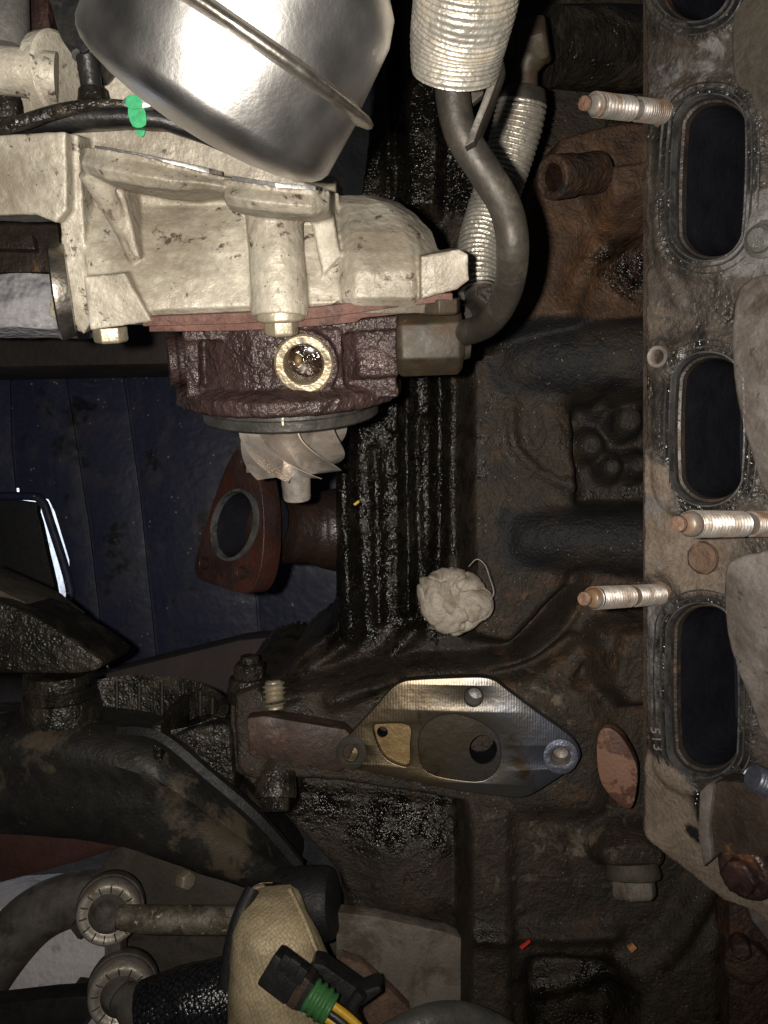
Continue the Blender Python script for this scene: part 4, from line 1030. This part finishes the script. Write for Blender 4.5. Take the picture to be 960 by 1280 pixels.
b = NB(); q, RR = radpath([P(5, -60, .26), P(6, 0, .26), P(8, 66, .26)], [.0072, .0072, .0072], 4); tube(b, q, RR, 28); o = part('grey_sleeve', b, M['grey_steel'], origin=P(8, 66, .26)); tag(o, 'ribbed grey metal sleeve in the top left corner', 'sleeve')
b = NB(); prism(b, c2([(28, -60), (62, -60), (60, 20), (72, 50), (62, 74), (48, 68), (36, 70), (30, 30)], 3), W(.272), 0, .02); o = part('rusty_lump', b, M['rusty_nut'], origin=P(45, 70, .272), bev=.002, lump=.0014, lumpscale=240); tag(o, 'rough brown rusted lump between the grey sleeve and black sensor', 'casting')
b = NB(); q, RR = radpath([P(-60, 110, .262), P(-5, 118, .262), P(10, 135, .262), P(4, 160, .262)], [.0045, .0045, .0042, .004], 5); tube(b, q, RR, 18); o = part('black_hose', b, M['black_wet'], origin=P(0, 150, .262)); tag(o, 'short black hose at the left edge above the seam', 'hose')

# ================================================================== vacuum actuator can
va = thing('vacuum_actuator', 'shiny round steel vacuum actuator can at the top, above the housing', 'actuator', P(258, 138, .185))
CA = Vector((.546, -.33, .838)).normalized(); CP = P(256, 136, .187)
r0 = .0308
b = NB(); lathe(b, CP, CA, [(-.0062, .0002), (-.0058, .008), (-.0050, .015), (-.0038, .021), (-.0024, .0255), (-.0010, .0283), (.0006, .0300), (.0024, r0), (.0155, r0+.0002)], 96); part('lower_shell', b, M['can'], va, sharp=70)
b = NB(); lathe(b, CP, CA, [(.0148, r0-.0005), (.0152, r0+.0012), (.0156, r0+.0030), (.0162, r0+.0038), (.0170, r0+.0037), (.0176, r0+.0028), (.0178, r0+.0010), (.0186, r0-.001)], 96); part('crimped_rim', b, M['can_rim'], va, sharp=70)
b = NB(); lathe(b, CP, CA, [(.0178, r0-.0004), (.032, r0-.0012), (.037, r0-.003), (.0405, r0-.0065), (.0425, .020), (.0434, .012), (.0436, .003)], 96); part('upper_shell', b, M['can'], va, sharp=70)

# ================================================================== coolant pipe with corrugated sleeve and hexagon fitting
cp = thing('coolant_pipe', 'bent sooty steel pipe with silver corrugated sleeve, ending in hexagon fitting', 'pipe', P(540, 430, .29))
D1 = [P(590, -60, .188), P(582, 0, .196), P(573, 50, .204), P(568, 92, .210)]
b = NB(); bellows(b, D1, [.0130, .0126, .0121, .0110], .00135, .0006, 44, .5); part('corrugated_sleeve', b, M['bellow'], cp, sharp=80)
tp = [P(566, 70, .215), P(566, 120, .218), P(578, 170, .220), P(606, 215, .222), P(632, 260, .224), P(641, 310, .226), P(634, 365, .240), P(612, 402, .262), P(582, 416, .280), P(560, 420, .290)]
b = NB(); q, RR = radpath(tp, [.0046, .0046, .0045, .0045, .0045, .0045, .0043, .0043, .0044, .0044], 7); tube(b, q, RR, 26); part('tube', b, M['pipe'], cp, smooth_all=True)
b = NB(); hp = P(574, 426, .288); hq = P(496, 429, .288); hv = hq-hp; hr = .0118
lathe(b, hp, hv, [(-.001, hr*.82), (.0008, hr), (.0205, hr), (.0222, hr*.84)], 6, rot=math.radians(20)); part('hex_fitting', b, M['hex'], cp, bev=.0007)
b = NB(); lathe(b, hp, hv, [(-.0035, .0062), (0, .0072), (.002, .0072)], 24); part('collar', b, M['pipe'], cp)
# flat clip strap beside the pipe
b = NB(); rs = []
path = [P(618, 66, .207), P(622, 80, .208), P(618, 96, .209), P(606, 130, .211), P(594, 160, .213), P(586, 182, .214)]
for p in cat(path, 4, False):
    rs.append([p + Vector((-.0012, -.0006, -.0006)), p + Vector((.0012, -.0012, .0006)), p + Vector((.0030, .006, .0010)), p + Vector((.0006, .0066, 0))])
rings(b, rs); part('clip_strap', b, M['pipe'], cp, bev=.0002)
b = NB(); prism(b, [(580, 88), (612, 78), (604, 118), (590, 130)], W(.222), 0, .003); part('clip_tab', b, M['pipe'], cp, bev=.0005)

# second pipe: nut, neck, long bellows, elbow, nut under the housing boss
op = thing('return_pipe', 'long silver bellows pipe behind the bent pipe, with nut at top', 'pipe', P(590, 380, .33))
b = NB(); pa = P(668, 72, .325); pv = P(664, 40, .325)-pa
lathe(b, P(650, 58, .327), Vector((1, -.35, .10)), [(-.001, .0082), (.0006, .0092), (.0098, .0092), (.0112, .0080)], 6, rot=.26); lathe(b, P(648, 58, .328), Vector((1, -.35, .10)), [(-.008, .0066), (-.006, .0085), (0, .0088)], 28); part('union_nut', b, M['hex'], op, bev=.0006)
b = NB(); q, RR = radpath([P(660, 74, .327), P(656, 90, .328), P(655, 112, .33)], [.0072, .0052, .0056], 5); tube(b, q, RR, 22); part('neck', b, M['hex'], op)
b = NB(); lathe(b, P(655, 110, .33), P(653, 128, .331)-P(655, 110, .33), [(0, .0062), (.001, .0086), (.005, .0096), (.008, .0094)], 28); part('cap', b, M['pipe'], op)
b = NB(); bellows(b, [P(653, 126, .331), P(646, 160, .334), P(630, 215, .338), P(610, 270, .338), P(599, 310, .334), P(597, 345, .33), P(598, 366, .328)], [.0102, .0104, .0100, .0094, .0090, .0088, .0080], .0021, .0011, 40, .25); part('bellows', b, M['bellow'], op, sharp=80)
b = NB(); q, RR = radpath([P(600, 356, .328), P(602, 376, .326), P(592, 392, .320), P(576, 398, .31)], [.0070, .0066, .0052, .0048], 6); tube(b, q, RR, 22); part('elbow', b, M['pipe'], op)
b = NB(); prism(b, c2([(598, 358), (622, 356), (622, 374), (606, 392), (600, 384)], 3), W(.318), 0, .004); part('rust_collar', b, M['boss_rust'], op, bev=.0006)

# ================================================================== red exhaust flange pipe
rf = thing('flanged_elbow', 'red rusted three-hole flange with short brown tube, below the turbine wheel', 'flange', P(300, 740, .43))
FR = Frame(P(292, 655, .415), Vector((-.62, -.78, .03)))
outf = c2([(299, 562), (312, 572), (324, 600), (330, 650), (327, 705), (316, 736), (300, 741), (268, 731), (246, 722), (244, 700), (256, 660), (272, 610), (288, 572)], 3)
plate('flange_plate', FR, outf, [ell(292, 656, 25, 42, 40, .22), ell(306, 578, 5, 7, 16), ell(255, 704, 6, 8, 16), ell(302, 716, 6, 8, 16)], 0, .012, M['red_flange'], rf, bev=.0004)
b = NB()
for k, (g, h) in enumerate([(1.0, .0)]): pass
ra = [FR.hit(x, y, 0) for x, y in ell(292, 656, 25.5, 42.5, 40, .22)]
rb = [FR.hit(x, y, .0012) for x, y in ell(292, 656, 28.5, 46, 40, .22)]
rc = [FR.hit(x, y, 0) - FR.n*.002 for x, y in ell(292, 656, 24, 41, 40, .22)]
rd = [p - FR.n*.022 for p in rc]
rings(b, [[p - FR.n*.004 for p in [FR.hit(x, y, .0012) for x, y in ell(292, 656, 29, 46.5, 40, .22)]], rb, [p + FR.n*.0012 for p in ra], rc], cap=False); part('bore_lip', b, M['gasket_lt'], rf)
b = NB(); R_ = rings(b, [rc, rd], cap=False); b.faces.new(R_[-1]); part('bore', b, M['void'], rf)
b = NB(); q, RR = radpath([P(312, 658, .440), P(345, 660, .458), P(385, 662, .468), P(405, 662, .472), P(440, 662, .478)], [.0200, .0195, .0192, .0225, .026], 6); tube(b, q, RR, 36); part('tube', b, M['red_tube'], rf, smooth_all=True)
for x, y in ((306, 578), (255, 704), (302, 716)):
    b = NB(); p0 = FR.hit(x, y, 0) - FR.n*.0095; lathe(b, p0, FR.n, [(0, .0038), (.0015, .0036)], 14); part('bolt_hole', b, M['void'], rf)  # near-black disc set in each hole, painted as its inner shade

# ================================================================== cotton rag stuffed in a bore
b = NB(); ball(b, P(570, 752, .405), .0190, (1, .75, .92), 6)
cc = P(570, 752, .405); ctr = Vector((.0, -1, .12)).normalized()
for v in b.verts:
    d = (v.co - cc); dn = d.normalized(); x_, z_ = dn.x, dn.z
    an = math.atan2(z_ - .10, x_ + .02); rad_ = math.hypot(x_, z_)
    front = max(0, -dn.y)
    an2 = an + .5*noise.noise(d*70)
    def rg(f, ph, k, an=an2): return 1 - min(1.0, abs(noise.noise(Vector((math.cos(an)*f, math.sin(an)*f, rad_*k + ph))))*3.2)
    warp = noise.noise_vector(d*55)*.0035
    pinch = math.exp(-((x_+.05)**2 + (z_-.12)**2)/.05)
    lump_ = noise.noise(d*48 + Vector((2, 5, 1))) + .5*noise.noise(d*110)
    cr = rg(1.3, 3.1, 1.9)*.0016 + rg(2.6, 8.3, 3.2)*.0006
    cross = max(0, 1 - abs(noise.noise((d + warp)*85 + Vector((9, 2, 4))))*7)*.0011
    v.co += dn * (.0026*lump_ - cr*min(1, rad_*1.6 + .25) - cross - .0042*pinch*front) + Vector((.0016*noise.noise(d*60), 0, .0016*noise.noise(d*60 + Vector((7, 7, 7)))))
rag = part('cotton_rag', b, M['rag'], origin=P(570, 800, .405), smooth_all=True); tag(rag, 'balled up beige cotton rag stuffed into the oily block', 'rag')
b = NB(); q = cat([P(586, 708, .392), P(596, 699, .388), P(606, 706, .388), P(612, 722, .39), P(617, 740, .392), P(612, 752, .394)], 5, False); tube(b, q, .00022, 6); part('loose_thread', b, M['rag'], rag)

# ================================================================== engine mount, lower left
mb = thing('mount_bracket', 'wet black triangular engine mount bracket at the left edge', 'bracket', P(60, 845, .44))
b = NB(); rs = []
prism(b, [(-60, 742), (0, 752), (40, 768), (92, 800), (116, 816), (128, 829), (120, 838), (100, 842), (-60, 842)], W(.43), 0, .05)
part('arm', b, M['black_wet'], mb, bev=.003, bseg=3, lump=.0008, lumpscale=90)
b = NB(); prism(b, [(-60, 712), (0, 738), (30, 752), (66, 780), (60, 786), (0, 756), (-60, 742)], W(.445), 0, .05); part('upper_edge', b, M['olive'], mb, bev=.001)
b = NB(); lathe(b, P(82, 797, .47), Vector((.1, -.3, 1)), [(0, .0052), (.004, .0052), (.005, .0042)], 6); part('bolt_head', b, M['bolt'], mb)
b = NB(); p0 = P(74, 838, .455)
lathe(b, p0, Vector((0, .15, -1)), [(0, .0185), (.005, .0190), (.0056, .0178), (.0075, .0178), (.008, .0192), (.011, .0190), (.0115, .0180), (.014, .018), (.0145, .020), (.026, .022)], 44); part('rubber_bush', b, M['black_wet'], mb)

me_ = thing('engine_mount', 'scuffed black engine mount arm with muddy tan patches, lower left', 'engine mount', P(150, 1060, .45))
armo = [(-60, 902), (20, 898), (110, 906), (190, 916), (262, 972), (300, 1002), (345, 1042), (370, 1078), (366, 1100), (346, 1114), (322, 1112), (240, 1084), (170, 1062), (90, 1046), (-60, 1040)]
b = NB(); rs = []
secs = [(-60, 900, 1040, .44), (20, 896, 1042, .436), (90, 902, 1048, .432), (150, 910, 1058, .430), (200, 924, 1074, .430), (250, 962, 1092, .432), (300, 1004, 1108, .436), (335, 1036, 1116, .44), (360, 1066, 1108, .446), (372, 1082, 1096, .45)]
for x, y0, y1, d in secs:
    ring = []
    for k in range(9):
        t = k/8; y = y0 + (y1-y0)*t
        hgt = math.sin(math.pi*t)**.5*.010 + .006*max(0, 1-abs(t-.22)*6)
        ring.append(P(x, y, d+.014) + Vector((0, -hgt, 0)))
    ring += [ring[-1] + Vector((0, .04, 0)), ring[0] + Vector((0, .04, 0))]
    rs.append(ring)
R0 = []
for i in range(len(rs)-1):
    for k in range(4): R0.append([rs[i][j].lerp(rs[i+1][j], k/4) for j in range(len(rs[0]))])
R0.append(rs[-1]); rings(b, R0)
part('arm', b, M['tan_black'], me_, lump=.0008, lumpscale=60, sharp=55)
b = NB(); tube(b, cat([P(150, 916, .442), P(200, 922, .437), P(260, 970, .435), P(320, 1022, .437), P(372, 1082, .447)], 6, False), .0044, 6); part('edge_ridge', b, M['black_rib'], me_)
# ribbed cup behind the arm
b = NB()
def arc(cx, cy, rx, ry, d, n=40, a0=0, a1=2*math.pi): return [P(cx + rx*math.cos(a0+(a1-a0)*i/n), cy + ry*math.sin(a0+(a1-a0)*i/n), d - .02*math.sin(a0+(a1-a0)*i/n)) for i in range(n if a1-a0 > 6.2 else n+1)]
oT = arc(178, 884, 108, 40, .465); iT = arc(178, 882, 96, 33, .465); iB = [p + Vector((0, 0, -.03)) for p in iT]; oB = [p + Vector((0, 0, -.045)) for p in oT]
rings(b, [oB, oT, iT, iB], cap=False); cup = part('cup', b, M['black_wet'], me_, sharp=40)
for k in range(9):
    a = math.radians(200 + k*17); p = P(178 + 96*math.cos(a), 882 + 33*math.sin(a), .465 - .02*math.sin(a))
    b = NB(); tube(b, [p + Vector((0, -.001, -.001)), p + Vector((0, -.001, -.028))], .0012, 8); part('rib', b, M['black_plastic'], cup)
b = NB(); rs = []
for x, y, d in [(196, 912, .435), (214, 890, .452), (232, 872, .47)]:
    p = P(x, y, d); rs.append([p + Vector((-.002, 0, .002)), p + Vector((.002, 0, .002)), p + Vector((.002, 0, -.02)), p + Vector((-.002, 0, -.02))])
rings(b, rs); part('rib', b, M['black_wet'], cup, bev=.0004)
b = NB(); prism(b, c2([(205, 925), (270, 905), (288, 918), (292, 1000), (262, 972)], 2), W(.445), 0, .03); part('cheek', b, M['black_wet'], me_, bev=.003, bseg=3, lump=.0008, lumpscale=110)
b = NB(); p0 = P(360, 1130, .435); lathe(b, p0, P(432, 1128, .43)-p0, [(-.006, .0175), (.0, .0182), (.012, .0188), (.0215, .0184), (.0245, .0172), (.0256, .0150), (.0258, .008)], 44); part('rubber_end', b, M['black_rib'], me_)

# dark brown plates, red rail and grey hose behind the links
b = NB(); prism(b, [(150, 1040), (330, 1040), (460, 1140), (460, 1340), (166, 1340), (160, 1180), (120, 1100)], W(.512), 0, .008); o = part('backing_plate', b, M['olive'], origin=P(300, 1340, .512), bev=.002); tag(o, 'dusty dark steel plate behind the two link joints', 'plate')
b = NB(); prism(b, [(-60, 1040), (170, 1045), (152, 1060), (90, 1080), (-60, 1120)], W(.506), 0, .012); o = part('red_rail', b, M['red_dark'], origin=P(60, 1110, .506), bev=.002); tag(o, 'dull red steel rail showing under the mount arm', 'rail')
b = NB(); lathe(b, P(228, 1098, .506), Vector((.9, -.7, 0)), [(0, .006), (.006, .006), (.007, .005)], 6, rot=.4); o = part('small_bolt', b, M['bolt'], origin=P(228, 1105, .506), bev=.0005); tag(o, 'small pale hexagon bolt on the dark plate above the rod', 'bolt')
b = NB(); q, RR = radpath([P(-60, 1290, .50), P(-10, 1205, .50), P(40, 1148, .505), P(90, 1124, .51), P(140, 1120, .515)], [.0165, .0165, .0165, .0160, .015], 7); tube(b, q, RR, 28); o = part('grey_hose', b, M['grey_rubber'], origin=P(0, 1250, .5), smooth_all=True); tag(o, 'dusty grey rubber hose curving in at the lower left edge', 'hose')
b = NB(); prism(b, [(-60, 1262), (60, 1248), (120, 1244), (120, 1262), (60, 1340), (-60, 1340)], W(.46), 0, .015); o = part('black_rail', b, M['black_plastic'], origin=P(20, 1330, .46), bev=.002); tag(o, 'black plastic rail in the bottom left corner', 'rail')

# ================================================================== stabiliser links with ball joints
lk = thing('stabiliser_link', 'mouldy grey rod with two crimped ball joints, lower left', 'link', P(140, 1280, .47))
def joint(x, y, d, R_, nv, rot0):
    p0 = P(x, y, d); nv = nv.normalized(); u, v = basis(nv)
    b = NB(); lathe(b, p0, nv, [(-.009, R_*.9), (-.007, R_*1.02), (-.003, R_*1.04), (0, R_*1.02), (.0035, R_), (.0050, R_*.92), (.0052, R_*.82), (.0042, R_*.72), (.0028, R_*.64)], 48)
    j = part('joint_collar', b, M['collar'], lk, sharp=50)
    b = NB(); lathe(b, p0, nv, [(.0015, R_*.66), (.004, R_*.62), (.0085, R_*.48), (.0105, R_*.34), (.011, .001)], 32); part('ball_boot', b, M['grey_rubber'], j, sharp=70)
    b = NB(); lathe(b, p0, nv, [(-.020, R_*.95), (-.018, R_*1.05), (-.010, R_*1.12), (-.007, R_*1.08)], 40); part('socket', b, M['grey_rubber'], j)
    for k in range(14):
        a = 2*math.pi*k/14 + rot0; c_ = math.cos(a); s_ = math.sin(a); e = u*c_ + v*s_; f_ = u*-s_ + v*c_
        b = NB(); rs = []
        for rr, hh in ((R_*.66, .0036), (R_*.80, .0053), (R_*.90, .0053)):
            p = p0 + e*rr + nv*hh; wd = .0003 + .00022*random.random()
            rs.append([p + f_*wd, p + nv*.0003, p - f_*wd, p - nv*.001])
        rings(b, rs); part('crimp_notch', b, M['olive'], j)
    return j
nj = Vector((.20, -1, .12))
joint(136, 1140, .47, .0172, nj, .1)
joint(152, 1243, .455, .0175, Vector((.22, -1, .1)), .3)
b = NB(); q, RR = radpath([P(148, 1146, .452), P(180, 1149, .452), P(240, 1150, .452), P(340, 1150, .452)], [.0062, .0074, .0076, .0076], 6); tube(b, q, RR, 28); part('rod', b, M['rod'], lk, smooth_all=True, lump=.0002, lumpscale=200)
b = NB(); q, RR = radpath([P(154, 1246, .438), P(170, 1262, .432), P(190, 1300, .425), P(200, 1340, .42)], [.0085, .0100, .0105, .0105], 6); tube(b, q, RR, 28); part('rod', b, M['grey_rubber'], lk, smooth_all=True)
b = NB(); prism(b, [(130, 1172), (150, 1172), (152, 1216), (130, 1216)], W(.466), 0, .012); part('web', b, M['grey_rubber'], lk, bev=.0012)
for pts in ([(86, 1160), (102, 1146), (114, 1160), (98, 1176)], [(92, 1232), (122, 1236), (120, 1262), (90, 1254)]):
    b = NB(); prism(b, pts, W(.475), 0, .01); part('lug', b, M['olive'], lk, bev=.0012)

# ================================================================== heat shield boot, braided hose, connector
ht = thing('heat_boot', 'tan dimpled heat shield boot at the bottom, behind the wired connector', 'heat shield', P(345, 1300, .40))
b = NB(); rs = []
for y, x0, x1, d, dep in [(1108, 318, 362, .415, .006), (1118, 310, 372, .405, .012), (1140, 300, 382, .396, .020), (1170, 290, 394, .390, .026), (1205, 284, 410, .388, .030), (1240, 282, 412, .388, .032), (1290, 284, 414, .388, .034), (1340, 290, 416, .388, .034)]:
    c0, c1 = P(x0, y, d), P(x1, y, d); c_ = (c0+c1)/2; r = (c1-c0).length/2
    ring = []
    for k in range(40):
        a = 2*math.pi*k/40; s_ = math.sin(a)
        ring.append(c_ + Vector((math.copysign(abs(math.cos(a))**.8, math.cos(a))*r, s_*dep*.6 + dep*.2, 0)))
    rs.append(ring)
R0 = []
for i in range(len(rs)-1):
    for k in range(3): R0.append([rs[i][j].lerp(rs[i+1][j], k/3) for j in range(40)])
R0.append(rs[-1]); rings(b, R0); part('shield_cloth', b, M['tan_weave'], ht, smooth_all=True, lump=.0012, lumpscale=55)
b = NB(); q = cat([P(316, 1110, .404), P(298, 1150, .398), P(286, 1200, .396), P(283, 1250, .396), P(290, 1330, .396)], 6, False); tube(b, q, .0036, 14); part('edge_binding', b, M['black_rib'], ht)
b = NB(); q = cat([P(362, 1112, .402), P(380, 1150, .39), P(396, 1190, .383), P(411, 1226, .38)], 6, False); tube(b, q, .0012, 10); part('seam', b, M['tan_weave'], ht)
bh = NB(); q, RR = radpath([P(176, 1310, .40), P(205, 1262, .402), P(240, 1238, .404), P(300, 1222, .41)], [.018, .0182, .0180, .0172], 8)
q, RR = radpath([P(184, 1272, .405), P(215, 1262, .405), P(250, 1252, .405), P(300, 1240, .408)], [.0172, .0178, .0180, .0176], 8)
tube(bh, q, RR, 40); o = part('braided_hose', bh, M['braid'], origin=P(240, 1300, .405), smooth_all=True, lump=.0005, lumpscale=120); tag(o, 'glossy black braided hose entering the tan heat boot from the left', 'hose')

cn = thing('wired_connector', 'black electrical connector with green ribbed seal and yellow wires', 'connector', P(400, 1290, .34))
c0 = P(346, 1208, .345); c1 = P(438, 1278, .337); KS = .82; ca = (c1-c0).normalized()
upv = (Vector((0, -1, 0)) - ca*Vector((0, -1, 0)).dot(ca)).normalized(); sdv = ca.cross(upv)
if sdv.z < 0: sdv = -sdv
def cbox(bm_, s0, s1, w0, w1, h0, h1):
    vs_ = [c0 + (ca*s + sdv*w_ + upv*h_)*KS for s in (s0, s1) for w_ in (w0, w1) for h_ in (h0, h1)]
    V = [bm_.verts.new(p) for p in vs_]
    for f in ((0, 1, 3, 2), (4, 6, 7, 5), (0, 4, 5, 1), (2, 3, 7, 6), (0, 2, 6, 4), (1, 5, 7, 3)): bm_.faces.new([V[i] for i in f])
b = NB(); cbox(b, -.004, .0135, -.0105, .0075, -.008, .006); cbox(b, .012, .022, -.009, .0065, -.0075, .005); part('body', b, M['black_plastic'], cn, bev=.0012)
b = NB(); cbox(b, .0005, .015, .0030, .0118, .002, .0085); cbox(b, .0045, .0105, .0060, .0135, .0060, .0105); part('latch', b, M['black_plastic'], cn, bev=.0008)
b = NB(); cbox(b, .0135, .0185, -.0098, .0070, -.0078, .0058); part('band', b, M['dark_bracket'], cn, bev=.0005)
b = NB(); sp_ = c0 + (ca*.0205 - sdv*.001)*KS
lathe(b, sp_, ca, [(t_*KS, r_*KS) for t_, r_ in [(0, .0072), (.001, .0088), (.0022, .0088), (.003, .0074), (.0038, .0074), (.0048, .0090), (.006, .0090), (.0068, .0074), (.0076, .0074), (.0086, .0088), (.0098, .0088), (.0106, .0074), (.0114, .0074), (.0124, .0084), (.0134, .0082), (.0138, .006)]], 36); part('seal', b, M['green_seal'], cn, sharp=75, label='green ribbed rubber seal')
for k, (o1, o2, mt) in enumerate([(-.0042, .001, 'yellow'), (-.0005, .0022, 'black_plastic'), (.0030, .001, 'yellow')]):
    b = NB(); s0 = sp_ + (ca*.012 + sdv*o1 + upv*o2)*KS
    tube(b, cat([s0, s0 + ca*.010, s0 + ca*.022 - Z*.003, s0 + ca*.036 - Z*.010], 5, False), .0018, 14); part('wire', b, M[mt], cn)
b = NB(); rs = []
lever = thing('plastic_lever', 'black plastic lever reaching right from behind the green seal', 'lever', P(420, 1240, .37))
prism(b, [(392, 1204), (404, 1206), (452, 1240), (474, 1232), (478, 1240), (456, 1256), (446, 1262), (430, 1262), (384, 1226)], W(.365), 0, .012); part('arm', b, M['black_plastic'], lever, bev=.0015)
b = NB(); tube(b, cat([P(452, 1240, .36), P(440, 1262, .36), P(452, 1290, .36), P(480, 1330, .36)], 5, False), .0028, 14); part('cable', b, M['black_rib'], lever)
